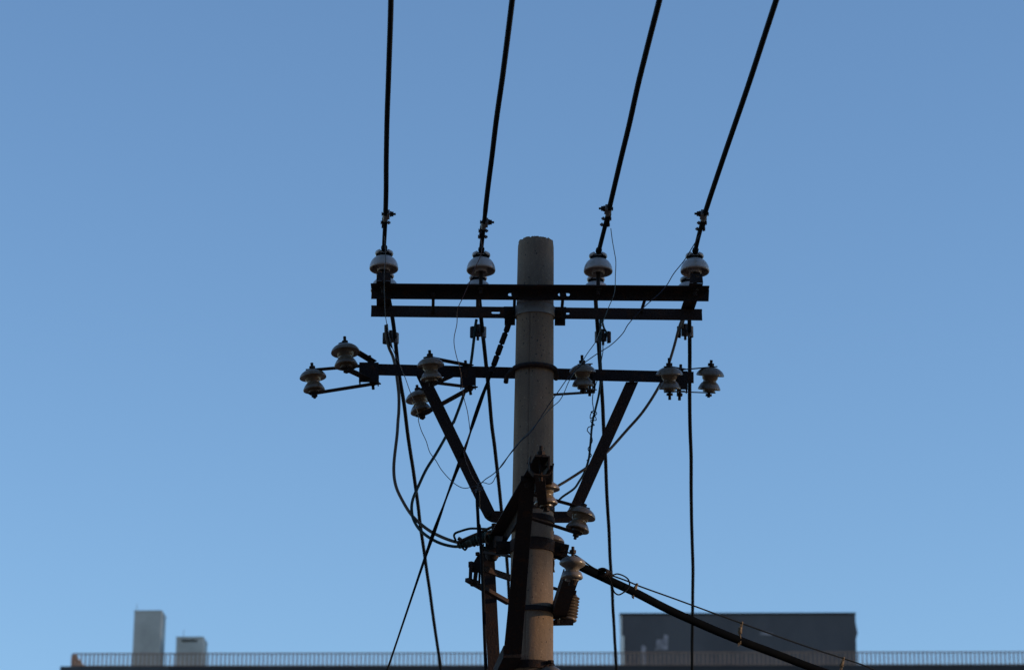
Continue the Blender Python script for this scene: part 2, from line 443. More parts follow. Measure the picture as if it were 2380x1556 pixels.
# spacer bolts between the two beams
for (n, xa, ya, xb, yb) in ((1, 960, 1190, 957, 1400), (2, 1557, 1075, 1490, 1330), (2, 155, 1100, 150, 1250), (2, 668, 1100, 650, 1260)):
    a, b = Z(n, xa, ya, -0.165), Z(n, xb, yb, 0.17)
    b.z = a.z
    d = (b - a).normalized()
    m_ = MB(); threaded(m_, a, b, 0.0085, 0.006)
    bo = part(m_, 'spacer_bolt', 'bolt', ca)
    big = 0.019 if n == 2 and xa in (155, 668) else 0.014
    m_ = MB(); m_.hexnut(a + d * 0.012, d, big, 0.014)
    part(m_, 'nut', 'bolt', ca, bo)
# end straps with an upturned lip, one at each end
for k, (pa, pb, wpx) in enumerate(((P(891.5, 655, -0.215), P(891.5, 720, 0.22), 33), (P(1618, 660, -0.215), P(1596, 725, 0.22), 31))):
    zt = Ln.z + HL + 0.004
    a = Vector((pa.x, -0.222, zt)); b = Vector((pb.x, 0.225, zt)); d = (b - a).normalized(); w = wpx / 437.0
    m_ = MB(); m_.bar(a, b, w, 0.006, X)
    st = part(m_, 'end_strap', 'steel', ca)
    side = Vector((d.y, -d.x, 0))
    hh = 0.042 if k == 0 else 0.050
    hol = [slot(0.004, 0.036, 0.026, 0.010)] if k else []
    plate('lip', [(-w / 2, 0), (w / 2, 0), (w / 2 - 0.004, hh), (-w / 2 + 0.004, hh)], hol, a - d * 0.004 + Zv * 0.0035, side, Zv, d, 0.006, 'steel', ca, st)
# pole collar with two ears
zc = P(1246, 712, -0.1).z
cc = axis_at(zc)
m_ = MB(); m_.band(cc, pole_r(zc) + 0.001, 0.055, 0.006, R(180), R(360))
col = part(m_, 'collar', 'collar', ca)
m_ = MB(); m_.band(cc, pole_r(zc) + 0.001, 0.055, 0.006, R(0), R(180)); part(m_, 'rear_collar', 'brownsteel', ca)
for sg in (-1, 1):
    e0 = cc + X * sg * (pole_r(zc) + 0.004)
    for dy in (-0.012, 0.012):
        m_ = MB(); m_.bar(e0 + Y_ * dy, e0 + X * sg * 0.062 + Y_ * dy, 0.058, 0.006, Zv)
        part(m_, 'ear', 'steel', ca)
    m_ = MB(); m_.rod(e0 + X * sg * 0.030 - Y_ * 0.045, e0 + X * sg * 0.030 + Y_ * 0.06, 0.009)
    m_.hexnut(e0 + X * sg * 0.030 - Y_ * 0.024, Y_, 0.019, 0.014)
    part(m_, 'ear_bolt', 'bolt', ca)
    m_ = MB(); m_.bar(e0 + X * sg * 0.002 + Y_ * 0.045 - Zv * 0.012, e0 + X * sg * 0.058 + Y_ * 0.045 - Zv * 0.012, 0.075, 0.035, Zv)
    part(m_, 'saddle_block', 'steel', ca)

# ------------------------------------------------------------------ pin insulators
PINPROF = [(0.0, 0.118), (0.026, 0.120), (0.040, 0.1255), (0.0465, 0.120), (0.0485, 0.112), (0.0465, 0.103), (0.040, 0.096), (0.0355, 0.091),
           (0.0365, 0.086), (0.046, 0.080), (0.0555, 0.071), (0.0635, 0.059), (0.0695, 0.045), (0.0735, 0.030), (0.0757, 0.015), (0.0762, 0.006),
           (0.0745, 0.0005), (0.071, -0.001), (0.068, 0.003), (0.0655, 0.015), (0.062, 0.032), (0.054, 0.050), (0.044, 0.060), (0.0365, 0.058), (0.0350, 0.040),
           (0.0345, 0.005), (0.0330, -0.006), (0.0300, -0.0090), (0.0265, -0.006), (0.0255, 0.02), (0.0, 0.03)]
PINPROF = [(r, h * 0.82 if h > 0 else h) for r, h in PINPROF]
PINS = []
def pin_insulator(c, label, base_z, wire_r=0.0115, head=True):
    t = thing('pin_insulator', Vector((c.x, c.y, base_z)), label, 'insulator', 'pin insulators on the upper crossarm')
    m_ = MB(); m_.lathe(c, Vector((0, 0.065, 1)), PINPROF, 56)
    for v in m_.v:                                  # wire saddle across the head
        if v.z > c.z + 0.078 and (v - c).xy.length < 0.052:
            q = abs(v.x - c.x)
            if q < 0.021: v.z -= (1 - (q / 0.021) ** 2) * 0.017 * min(1, (v.z - c.z - 0.078) / 0.016)
    body = part(m_, 'porcelain_bell', 'white_porcelain', t, smooth=60)
    m_ = MB(); rr = 0.0385
    for k in range(3):
        m_.tube([c + Vector((math.cos(a_) * (rr + 0.001 * k), math.sin(a_) * (rr + 0.001 * k), 0.0730 + 0.0040 * k + 0.002 * math.sin(a_ * 2 + k))) for a_ in [2 * math.pi * i / 36 for i in range(37)]], 0.0024, 6)
    for sg in (-1, 1):
        m_.tube([c + Vector((sg * 0.037, 0.012, 0.076)), c + Vector((sg * 0.024, -0.045, 0.081)), c + Vector((0.0, -0.058, 0.090))], 0.0024, 6)
    part(m_, 'tie_wire', 'cable', t)
    m_ = MB(); m_.rod(Vector((c.x, c.y, base_z - 0.045)), c + Zv * 0.015, 0.0105, 12)
    pin = part(m_, 'pin', 'bolt', t)
    m_ = MB(); m_.hexnut(Vector((c.x, c.y, base_z - 0.014)), Zv, 0.019, 0.014); part(m_, 'nut', 'bolt', t, pin)
    PINS.append(t)
    return c + Zv * 0.102 + Y_ * 0.006
zt = Ln.z + HL
FRONT = [(892, 626.2, 'white pin insulator with strap lip below it, left end of near upper beam'),
         (1117.8, 630.2, 'white pin insulator on near upper beam, just left of the pole'),
         (1390.2, 632.4, 'white pin insulator on near upper beam, just right of the pole'),
         (1615.1, 632.4, 'white pin insulator above the slotted strap, right end of near upper beam')]
REAR = [(894.2, 677.6, 'half hidden white pin insulator behind the left end of the upper crossarm'),
        (1110.8, 682.6, 'white pin insulator peeping over the near beam just left of the pole'),
        (1385, 686, 'white pin insulator peeping over the near beam just right of the pole'),
        (1601.7, 687, 'half hidden white pin insulator behind the right end of the upper crossarm')]
ftop = [pin_insulator(P(x, y, -0.175), lb, zt) for x, y, lb in FRONT]
rtop = [pin_insulator(P(x, y, 0.175), lb, zt) for x, y, lb in REAR]

# ------------------------------------------------------------------ line conductors
def depth_for(py, z0, y0, slope):                  # depth at which a line falling by 'slope' from (y0, z0) is seen at height py
    d = ray(1190, py); t = d.z / d.y
    return (z0 - CAM.z + slope * y0 - t * 15) / (t + slope)
def jitter(pts, amp, f=1.3, seed=0):
    out = []
    for p in pts:
        out.append(p + Vector((noise.noise(p * f + Vector((seed, 0, 0))), 0, noise.noise(p * f + Vector((0, seed, 5))))) * amp)
    return out
WR = 0.0115
fw = [[(896, 500), (899, 300), (904, 150), (908.5, 0)],
      [(1126.5, 500), (1150, 310), (1170, 160), (1190, 0)],
      [(1414, 492), (1448, 350), (1490, 170), (1533, 0)],
      [(1637, 500), (1680, 370), (1742, 190), (1805, 0)]]
names_f = ['black line wire running overhead from the far left pin insulator', 'black line wire running overhead from the insulator just left of the pole',
           'black line wire running overhead from the insulator just right of the pole', 'black line wire running overhead from the far right pin insulator']
FW = []
for k in range(4):
    a = ftop[k]
    pts = [a + Y_ * 0.06 - Zv * 0.001, a.copy()]
    for (x, y) in fw[k]:
        pts.append(P(x, y, depth_for(y, a.z, a.y, 0.0)))
    d = (pts[-1] - pts[-2]); d /= -d.y
    for yy in (4, 9, 16, 24): pts.append(pts[5] + d * yy + Zv * (0.0008 * yy * yy - 0.012 * yy))
    ln = smoothline(pts, 14)
    FW.append(ln)
    m_ = MB(); m_.tube(jitter(ln, 0.0022, 1.6, k), [WR if p.y > -0.75 else 0.0128 for p in ln], 12)
    solo(m_, 'line_wire', 'cable', names_f[k], 'wire', 'line wires over the pole')
bw = [[(913.5, 747.7), (929, 880), (938, 936.4), (945.5, 993.8), (965.6, 1126.8), (983.5, 1265.8), (1001, 1390), (1025, 1556)],
      [(1119.2, 747.7), (1127, 822), (1138.2, 935), (1143.7, 993.7), (1151.6, 1051.7), (1165, 1183), (1177.5, 1289.7), (1184, 1400), (1192, 1556)],
      [(1388.3, 747.7), (1393.5, 822), (1399, 920), (1403.3, 993.7), (1409.3, 1118.5), (1416.8, 1267.8), (1424, 1400), (1433, 1556)],
      [(1602.5, 747.7), (1602.8, 822), (1604.1, 993.6), (1606, 1060), (1607.5, 1200), (1610.5, 1330), (1609.5, 1420), (1608, 1556)]]
names_b = ['black line wire dropping away below the far left pin insulator', 'black line wire dropping away just left of the pole',
           'black line wire dropping away right of the pole, behind the right brace', 'black line wire dropping away at the right end of the crossarms']
BW = []
for k in range(4):
    a = rtop[k]
    pts = [a - Y_ * 0.06, a.copy(), a + Y_ * 0.12 - Zv * 0.006]
    for (x, y) in bw[k]:
        pts.append(P(x, y, depth_for(y, a.z, a.y, 0.065)))
    d = (pts[-1] - pts[-2]); d /= d.y; e = pts[-1]
    for yy in (6, 14, 26): pts.append(e + d * yy + Zv * 0.0022 * yy * yy)
    ln = smoothline(pts, 10)
    BW.append(ln)
    m_ = MB(); m_.tube(jitter(ln, 0.003, 1.5, 20 + k), WR, 12)
    solo(m_, 'line_wire', 'cable', names_b[k], 'wire', 'line wires over the pole')
def binding(root, ln, head, direction):
    m_ = MB()
    i = min(range(len(ln) - 1), key=lambda i_: (ln[i_] - head).length + (0 if (ln[i_].y - head.y) * direction >= -1e-6 else 9))
    d = None
    for k in range(5):
        dist = 0.044 + 0.0055 * k; acc = 0
        for a, b in zip(ln[i:], ln[i + 1:]):
            L = (b - a).length
            if acc + L >= dist:
                c = a.lerp(b, (dist - acc) / L); d = (b - a).normalized(); break
            acc += L
        u_ = d.cross(Zv).normalized(); v_ = u_.cross(d)
        m_.tube([c + (u_ * math.cos(t_) + v_ * math.sin(t_)) * 0.0142 for t_ in [2 * math.pi * q / 14 for q in range(15)]], 0.0026, 5)
    part(m_, 'wire_binding', 'cable', root)
for k in range(4):
    binding(PINS[k], FW[k], ftop[k], -1); binding(PINS[4 + k], BW[k], rtop[k], 1)
def on_wire(ln, py):
    best = None
    for a, b in zip(ln, ln[1:]):
        pa, pb = proj(a), proj(b)
        if (pa[1] - py) * (pb[1] - py) <= 0 and pa[1] != pb[1]:
            t = (py - pa[1]) / (pb[1] - pa[1]); return a.lerp(b, t), (b - a).normalized()
    return ln[len(ln) // 2], (ln[1] - ln[0]).normalized()
def proj(p):
    d = p - CAM; w = d.dot(fwd)
    return 1190 + FPX * d.dot(rgt) / w, 778 - FPX * d.dot(upv) / w

# splice clamps on the near conductors
SC = [(497, 515, 1, 'splice clamp with a bolt pointing right on the far left line wire'),
      (516, 540, 1, 'splice clamp with a bolt pointing right on the wire just left of the pole'),
      (485, 512, -1, 'splice clamp with a bolt pointing left on the wire just right of the pole'),
      (497, 522, -1, 'splice clamp with a bolt pointing left on the far right line wire')]
for k, (y1, y2, sg, lb) in enumerate(SC):
    c, d = on_wire(FW[k], y1)
    if d.y > 0: d = -d
    t = thing('splice_clamp', c, lb, 'clamp', 'splice clamps on the line wires')
    sx = (X * sg - d * d.dot(X * sg)).normalized(); sn = d.cross(sx).normalized()
    m_ = MB(); m_.lathe(c - d * 0.075, d, [(0.0, 0), (0.0142, 0.0), (0.0158, 0.01), (0.0150, 0.05), (0.0155, 0.062), (0.0142, 0.080), (0.0, 0.080)], 18)
    m_.bar(c - d * 0.045 + sx * 0.014, c + d * 0.028 + sx * 0.014, 0.026, 0.014, sn)
    part(m_, 'sleeve', 'alloy', t)
    m_ = MB(); threaded(m_, c - sx * 0.020, c + sx * 0.052, 0.0062, 0.005)
    bo = part(m_, 'bolt', 'bolt', t)
    m_ = MB(); m_.hexnut(c + sx * 0.034, sx, 0.0125, 0.013); m_.rod(c + sx * 0.022, c + sx * 0.029, 0.0150, 16)
    part(m_, 'nut', 'bolt', t, bo)
    m_ = MB(); m_.rod(c - sx * 0.0200, c - sx * 0.0155, 0.010, 6)
    part(m_, 'bolt_head', 'bolt', t, bo)
    e, _ = on_wire(FW[k], y2 + 12)
    m_ = MB(); m_.bar(c - d * 0.06 - sx * 0.014, e - sx * 0.015, 0.016, 0.006, sn)
    part(m_, 'lug', 'brownsteel', t)
    for yy in ((y2 + 2,) if k == 0 else (y2 - 4, y2 + 10)):
        q, _ = on_wire(FW[k], yy)
        m_ = MB(); m_.rod(q - sx * 0.022, q + sx * 0.027, 0.005); m_.hexnut(q + sx * 0.017, sx, 0.0095, 0.009); m_.rod(q - sx * 0.0235, q - sx * 0.019, 0.010, 12)
        part(m_, 'lug_bolt', 'galv', t)

# parallel-groove clamps on the conductors beyond the pole
PG = [(786, -1, 905, 'black two-bolt tap clamp under the left end of the upper crossarm'),
      (772, -1, 1109, 'black tap clamp joining the green cable left of the pole'),
      (783, 1, 1404, 'black tap clamp on the wire just right of the pole'),
      (771, -1, 1590, 'black tap clamp under the right end of the upper crossarm')]
for k, (py, sg, pxx, lb) in enumerate(PG):
    c, d = on_wire(BW[k], py)
    if d.y < 0: d = -d
    t = thing('tap_clamp', c, lb, 'clamp', 'tap clamps on the line wires')
    sx = X * sg; w = 0.052
    for q, s2 in ((c - sx * 0.002, -1), (c + sx * w, 1)):     # two curved jaws
        m_ = MB(); z0, z1 = -0.030, 0.030
        arc = [(math.cos(R(a_)) * 0.019, math.sin(R(a_)) * 0.019) for a_ in range(-100, 101, 20)]
        inner = [(x * 0.8, y * 0.8) for x, y in reversed(arc)]
        prof = [sx * (s2 * x) - Y_ * y for x, y in arc + inner]
        n = len(prof)
        m_.add([q + Zv * z0 + v for v in prof] + [q + Zv * z1 + v for v in prof],
               [(i, i + 1, n + i + 1, n + i) for i in range(n - 1)] + [(n - 1, 0, n, 2 * n - 1)] +
               [(i, i + 1, n - 2 - i, n - 1 - i) for i in range(n // 2 - 1)] + [(n + i, n + i + 1, 2 * n - 2 - i, 2 * n - 1 - i) for i in range(n // 2 - 1)])
        part(m_, 'jaw', 'galv' if s2 < 0 else 'steel', t)
    mid = c + sx * w / 2
    m_ = MB(); m_.box(mid, X * 0.020, Y_ * 0.012, Zv * 0.022); m_.box(mid + Zv * 0.036 + sx * -0.004, X * 0.013, Y_ * 0.010, Zv * 0.010); part(m_, 'keeper', 'galv', t)
    m_ = MB(); m_.rod(mid - Zv * 0.052 - Y_ * 0.018, mid + Zv * 0.040 - Y_ * 0.018, 0.0075); m_.hexnut(mid - Zv * 0.022 - Y_ * 0.018, Zv, 0.014, 0.016)
    part(m_, 'bolt', 'bolt', t)

# ------------------------------------------------------------------ spool insulators on straps
SPOOL = [(0.0, 0.062), (0.022, 0.062), (0.033, 0.0595), (0.046, 0.053), (0.058, 0.044), (0.066, 0.034), (0.0702, 0.0245), (0.0700, 0.0200), (0.066, 0.0185),
         (0.054, 0.0215), (0.043, 0.0195), (0.0400, 0.014), (0.0390, 0.004), (0.0345, -0.001), (0.0325, -0.006), (0.0345, -0.012), (0.0410, -0.017), (0.0475, -0.026), (0.0560, -0.043),
         (0.0572, -0.048), (0.0550, -0.0515), (0.046, -0.049), (0.036, -0.044), (0.032, -0.046), (0.031, -0.062), (0.0, -0.062)]
DISC = [(0.0, 0.052), (0.020, 0.052), (0.030, 0.049), (0.046, 0.041), (0.057, 0.031), (0.0615, 0.022), (0.060, 0.014), (0.050, 0.006), (0.039, 0.000),
        (0.032, -0.008), (0.031, -0.014), (0.036, -0.018), (0.043, -0.022), (0.047, -0.031), (0.0505, -0.041), (0.0505, -0.048), (0.046, -0.053), (0.034, -0.055), (0.032, -0.062), (0.0, -0.062)]
def spool(c, axis, label, straps, size=1.0, prof=SPOOL, material='spool', top=0.105, bot=0.095, headdown=False, sw=0.040, group='spool insulators on straps'):
    """straps: list of (which end, far point, fixed length past the bolt)"""
    t = thing('spool_insulator', c, label, 'insulator', group)
    ax = axis.normalized()
    m_ = MB(); m_.lathe(c, ax, [(r * size, h * size) for r, h in prof], 48)
    part(m_, 'porcelain_spool', material, t, smooth=55)
    m_ = MB(); threaded(m_, c - ax * bot, c + ax * top, 0.0085, 0.005)
    bo = part(m_, 'bolt', 'bolt', t)
    m_ = MB(); m_.hexnut(c + ax * (0.060 * size + 0.016), ax, 0.017, 0.016); part(m_, 'nut', 'bolt', t, bo)
    m_ = MB(); m_.hexnut(c - ax * (0.062 * size + 0.016), ax, 0.017, 0.014); part(m_, 'bolt_head', 'bolt', t, bo)
    for end, q in straps:
        s0 = c + ax * (0.0635 * size if end > 0 else -0.0655 * size)
        d = (q - s0).normalized(); wd = ax.cross(d)
        m_ = MB(); m_.bar(s0 - d * 0.030, q + d * 0.022, sw, 0.006, wd)
        part(m_, 'upper_strap' if end > 0 else 'lower_strap', 'steel', t)
    return t
def ax_from(n, a, b, lean=0.0, Y=0):               # axis seen through two frame points; lean > 0 tips the top towards the camera
    v = Z(n, *a, Y) - Z(n, *b, Y); v.normalize()
    return (v - Y_ * math.tan(lean)).normalized()

# lower crossarm, behind the pole
L2, R2 = P(838, 870, 0.12), P(1612.5, 889.3, 0.12)
U2 = (R2 - L2).normalized()
la = thing('crossarm', axis_at(L2.z), 'single black crossarm with two slanting braces and a bolted band', 'crossarm')
m_ = MB(); m_.angle(L2 + Zv * 0.062, R2 + Zv * 0.062, -Zv, Y_, 0.062, 0.062, 0.006)
beam2 = part(m_, 'beam', 'steel', la)
def brace(pts_c, w, Yd):
    m_ = MB()
    return m_
# flat braces with a bent foot (outline measured, solid plate of angle section)
def outline_plate(name, n_pts, Yp, t, material, root, lip=None):
    pts = [P(x, y, Yp) for x, y in n_pts]
    m_ = MB(); n = len(pts)
    m_.prism(Vector(), Y_ * t, pts)
    return part(m_, name, material, root)
lb_ = [(967.9, 873.6), (997, 873.6), (1030.6, 940.9), (1149.4, 1186.3), (1193, 1187), (1193, 1213.5), (1151, 1213.5), (1142, 1212), (1134, 1208), (1127, 1202), (1115.8, 1180.7), (1006, 954.3)]
rb_ = [(1455, 887), (1483.4, 887), (1439.2, 987.8), (1359.8, 1164.2), (1347, 1194), (1340, 1206), (1330, 1212), (1318, 1213.5), (1284, 1213.5), (1284, 1187.5), (1319, 1187.5), (1330.9, 1162.3), (1399, 1010.2)]
for pl in (lb_, rb_):
    outline_plate('brace', pl, 0.128, 0.007, 'brownsteel', la)
for a, b in (((983, 885), (1134, 1195)), ((1468, 885), (1338, 1190))):
    for q in (a, b):
        p = P(*q, 0.125); m_ = MB(); m_.hexnut(p - Y_ * 0.006, Y_, 0.015, 0.012); part(m_, 'brace_bolt', 'bolt', la)
# U-bolt round the pole
zu = P(1245, 845, -0.12).z
cu_ = axis_at(zu)
pts = []
rr = pole_r(zu) + 0.012
pts.append(Z('u', 275, 1420, 0.19)); pts.append(Z('u', 285, 1330, 0.16)); 
pts.append(cu_ + Vector((-rr * 1.28, 0.10, -0.004))); pts.append(cu_ + Vector((-rr * 1.16, 0.045, -0.001)))
for a_ in range(190, 351, 10):
    pts.append(cu_ + Vector((math.cos(R(a_)) * rr, math.sin(R(a_)) * rr, 0)))
pts.append(cu_ + Vector((rr * 1.03, 0.05, -0.001))); pts.append(cu_ + Vector((rr * 1.02, 0.115, -0.003)))
m_ = MB(); m_.tube(smoothline(pts, 3), 0.0135, 10); part(m_, 'pole_band', 'steel', la)
# lower brace clamp on the pole
for pyb, hb in ((1197, 0.030), (1171, 0.028)):
    zb = P(1240, pyb, -0.115).z
    m_ = MB(); m_.band(axis_at(zb), pole_r(zb) + 0.001, hb, 0.006, R(175), R(365)); part(m_, 'brace_clamp', 'brownsteel', la)
# strap brackets clasping the beam, with their through bolts
def clasp(n, x0, x1, y0, y1, bx0, by0, bx1, by1, Y=0.12):
    a, b = Z(n, x0, y0, Y - 0.012), Z(n, x1, y1, Y - 0.012)
    w, h = b.x - a.x, a.z - b.z
    m_ = MB(); c = Vector(((a.x + b.x) / 2, Y - 0.010, (a.z + b.z) / 2))
    m_.box(c, X * w / 2, Y_ * 0.003, Zv * h / 2)
    for sg in (-1, 1): m_.box(c + X * sg * (w / 2 - 0.003) + Y_ * 0.042, X * 0.003, Y_ * 0.038, Zv * h / 2 * 0.96)
    part(m_, 'clasp', 'steel', la)
    p0, p1 = Z(n, bx0, by0, Y + 0.035), Z(n, bx1, by1, Y + 0.035)
    m_ = MB(); threaded(m_, p1, p0, 0.0085, 0.005); d = (p0 - p1).normalized()
    m_.hexnut(p1 + d * 0.030, d, 0.016, 0.014); m_.hexnut(p0 - d * 0.034, d, 0.016, 0.012)
    part(m_, 'clasp_bolt', 'bolt', la)
clasp(3, 765, 990, 500, 735, 888, 420, 932, 822)
clasp(3, 1968, 2150, 560, 775, 2026, 480, 2092, 885)
clasp(4, 505, 542, 600, 810, 470, 520, 472, 900)
clasp(4, 1515, 1638, 603, 822, 1556, 527, 1540, 950)
def S_(n, cx, cy, Y, a, b, lean, label, st, **kw):
    c = Z(n, cx, cy, Y)
    ax = ax_from(n, a, b, lean, Y)
    return spool(c, ax, label, [(e, Z(nn, x, y, yy)) for e, nn, x, y, yy in st], **kw)
S_(3, 218, 728, 0.30, (205, 560), (235, 920), R(-1), 'leftmost spool insulator, held out on two long straps',
   [(1, 3, 880, 535, 0.155), (-1, 3, 960, 752, 0.155)], size=1.02)
S_(3, 603, 432, -0.02, (592, 260), (613, 620), R(-6), 'spool insulator at the left tip of the lower crossarm, higher of the two',
   [(1, 3, 905, 478, 0.155), (-1, 3, 935, 728, 0.155)], size=1.08, top=0.115)
S_(3, 1617, 590, -0.04, (1606, 400), (1632, 770), R(6), 'spool insulator in front of the lower crossarm above the left brace',
   [(1, 3, 2060, 535, 0.155), (-1, 3, 2110, 798, 0.155)], size=1.02)
S_(3, 1487, 985, 0.42, (1458, 790), (1525, 1180), R(-4), 'dusty spool insulator half hidden behind the left brace',
   [(1, 3, 2045, 575, 0.165), (-1, 3, 2075, 815, 0.165)], size=1.05)
S_(4, 388, 668, 0.0, (380, 420), (398, 860), R(13), 'spool insulator on the lower crossarm just right of the pole',
   [(1, 4, 455, 520, 0.155), (-1, 4, 500, 828, 0.155)], size=1.0, top=0.112, bot=0.088)
S_(4, -160, 760, 0.55, (-165, 600), (-150, 940), R(0), 'spool insulator behind the pole, only its thin strap showing',
   [(-1, 4, 470, 858, 0.16)], size=1.0)
S_(4, 1421, 702, 0.02, (1413, 480), (1426, 920), R(15), 'inner of the two spool insulators at the right end of the lower crossarm',
   [(1, 4, 1560, 580, 0.155), (-1, 4, 1545, 845, 0.155)], size=1.02, top=0.112, bot=0.108)
S_(4, 1902, 708, 0.22, (1916, 492), (1889, 920), R(16), 'outer spool insulator beyond the right tip of the lower crossarm',
   [(1, 4, 1560, 590, 0.155), (-1, 4, 1545, 850, 0.155)], size=1.06, top=0.105, bot=0.095)

# ------------------------------------------------------------------ arm pointing towards the camera, with its two braces
A3n, A3f = Z('n', 640, 266, -1.2), None
far_dir = (P(1135, 1250, 0.33) - P(1244, 1062, -1.2)); far_dir.z = 0; far_dir.normalize()
A3n.z = 5.664
A3f = A3n + far_dir * 1.62
ba = thing('bracket_arm', axis_at(A3n.z), 'black angle-iron arm pointing at the viewer, braced below, left of the pole', 'crossarm')
sidel = Vector((-far_dir.y, far_dir.x, 0))        # towards the left
m_ = MB(); m_.angle(A3n, A3f, sidel, -Zv, 0.072, 0.066, 0.006)
part(m_, 'beam', 'steel', ba)
# hook-shaped clasp at the near end
hk = [(-0.088, 0.004), (-0.092, -0.03), (-0.088, -0.065), (-0.07, -0.085), (-0.03, -0.090), (0.004, -0.085), (0.018, -0.06), (0.022, -0.03)]
m_ = MB()
hp = [A3n + far_dir * 0.05 - sidel * x + Zv * z_ for x, z_ in hk]
for a, b in zip(hp, hp[1:]): m_.bar(a, b + (b - a) * 0.08, 0.045, 0.006, far_dir)
part(m_, 'clasp', 'steel', ba)
bt = A3n + sidel * 0.036 + far_dir * 0.045
m_ = MB(); threaded(m_, bt - Zv * 0.115, bt + Zv * 0.060, 0.010, 0.006); m_.hexnut(bt + Zv * 0.022, Zv, 0.021, 0.018); m_.box(bt + Zv * 0.0085, X * 0.026, Y_ * 0.020, Zv * 0.003)
part(m_, 'clasp_bolt', 'bolt', ba)
# near brace: angle, then a bent foot running back to the pole clamp
q0 = Z('n', 235, 735, -0.86); q1 = Z(7, 742, 1395, -0.20); q2 = Z(7, 640, 1590, 0.02)
def skew_angle(mb, p0, p1, w, t=0.006, depth=0.05):
    mb.prism(p0, p1, [-X * w / 2, X * w / 2, X * w / 2 + Y_ * t, -X * (w / 2 - t) + Y_ * t, -X * (w / 2 - t) + Y_ * depth, -X * w / 2 + Y_ * depth])
m_ = MB(); w0, w1 = 0.070, 0.090
m_.prism(q0, q1, [-X * w0 / 2, X * w0 / 2, X * w0 / 2 + Y_ * 0.006, -X * (w0 / 2 - .006) + Y_ * 0.006, -X * (w0 / 2 - .006) + Y_ * 0.06, -X * w0 / 2 + Y_ * 0.06],
         [-X * w1 / 2, X * w1 / 2, X * w1 / 2 + Y_ * 0.006, -X * (w1 / 2 - .006) + Y_ * 0.006, -X * (w1 / 2 - .006) + Y_ * 0.06, -X * w1 / 2 + Y_ * 0.06])
nb = part(m_, 'near_brace', 'steel', ba)
m_ = MB(); m_.prism(q1 + Zv * 0.012, q2, [-X * 0.045 - Zv * 0.03, X * 0.045 - Zv * 0.03, X * 0.045 + Zv * 0.03, -X * 0.045 + Zv * 0.03]); part(m_, 'foot', 'steel', ba, nb)
m_ = MB(); m_.box(q0 + Zv * 0.012 + Y_ * 0.02, X * 0.034, Y_ * 0.02, Zv * 0.012); m_.hexnut(q0 - Y_ * 0.008 + Zv * -0.025, Y_, 0.016, 0.014); part(m_, 'brace_bolt', 'bolt', ba)
q3 = Z(7, 500, 330, 0.34); q4 = Z(7, 565, 1600, 0.13)
m_ = MB(); skew_angle(m_, q3, q4, 0.064); part(m_, 'far_brace', 'brownsteel', ba)
# clamp on the pole that carries the arm, with an ear on each side
zk = Z(7, 935, 288, -0.115).z
m_ = MB(); m_.band(axis_at(zk), pole_r(zk) + 0.001, 0.062, 0.007, R(0), R(360), 72); part(m_, 'pole_clamp', 'brownsteel', ba)
er = axis_at(zk) + X * (pole_r(zk) + 0.004)
for sg, ln_, dz in ((1, 0.072, -0.016), (-1, 0.075, 0.0)):
    e0 = axis_at(zk) + X * sg * (pole_r(zk) + 0.003) - Y_ * 0.012
    m_ = MB(); m_.bar(e0, e0 + X * sg * ln_ + Zv * dz, 0.060, 0.008, Zv); m_.bar(e0 + Y_ * 0.03, e0 + X * sg * ln_ + Zv * dz + Y_ * 0.03, 0.060, 0.008, Zv)
    ear = part(m_, 'clamp_ear', 'steel', ba)
    m_ = MB(); m_.hexnut(e0 + X * sg * ln_ * 0.62 - Y_ * 0.010 + Zv * dz * 0.6, Y_, 0.019, 0.014); m_.rod(e0 + X * sg * ln_ * 0.62 - Y_ * 0.02 + Zv * dz * 0.6, e0 + X * sg * ln_ * 0.62 + Y_ * 0.07, 0.009); part(m_, 'ear_bolt', 'bolt', ba, ear)
# foot clamp at the very bottom of the view
zq = Z(7, 935, 1490, -0.115).z
m_ = MB(); m_.band(axis_at(zq), pole_r(zq) + 0.001, 0.040, 0.007, R(0), R(360), 72); part(m_, 'foot_clamp', 'steel', ba)
# gusset and bracket plates round the far end of the arm
m_ = MB()
c = Z('a', 685, 600, 0.30)
m_.box(c, X * 0.040, Y_ * 0.03, Zv * 0.060)
part(m_, 'gusset', 'steel', ba)
m_ = MB(); m_.lathe(Z('a', 665, 860, 0.28), Zv, [(0, -0.02), (0.024, -0.018), (0.036, 0.002), (0.036, 0.02), (0, 0.02)], 20)
part(m_, 'pivot', 'steel', ba)
m_ = MB(); m_.bar(Z('a', 560, 770, 0.28), Z('a', 1065, 850, 0.1), 0.014, 0.05, Zv); m_.bar(Z('a', 700, 540, 0.28), Z('a', 900, 560, 0.1), 0.062, 0.012, Zv)
part(m_, 'link_plate', 'steel', ba)
m_ = MB(); threaded(m_, Z('a', 705, 330, 0.25), Z('a', 705, 170, 0.25), 0.014, 0.006); part(m_, 'pivot_bolt', 'bolt', ba)

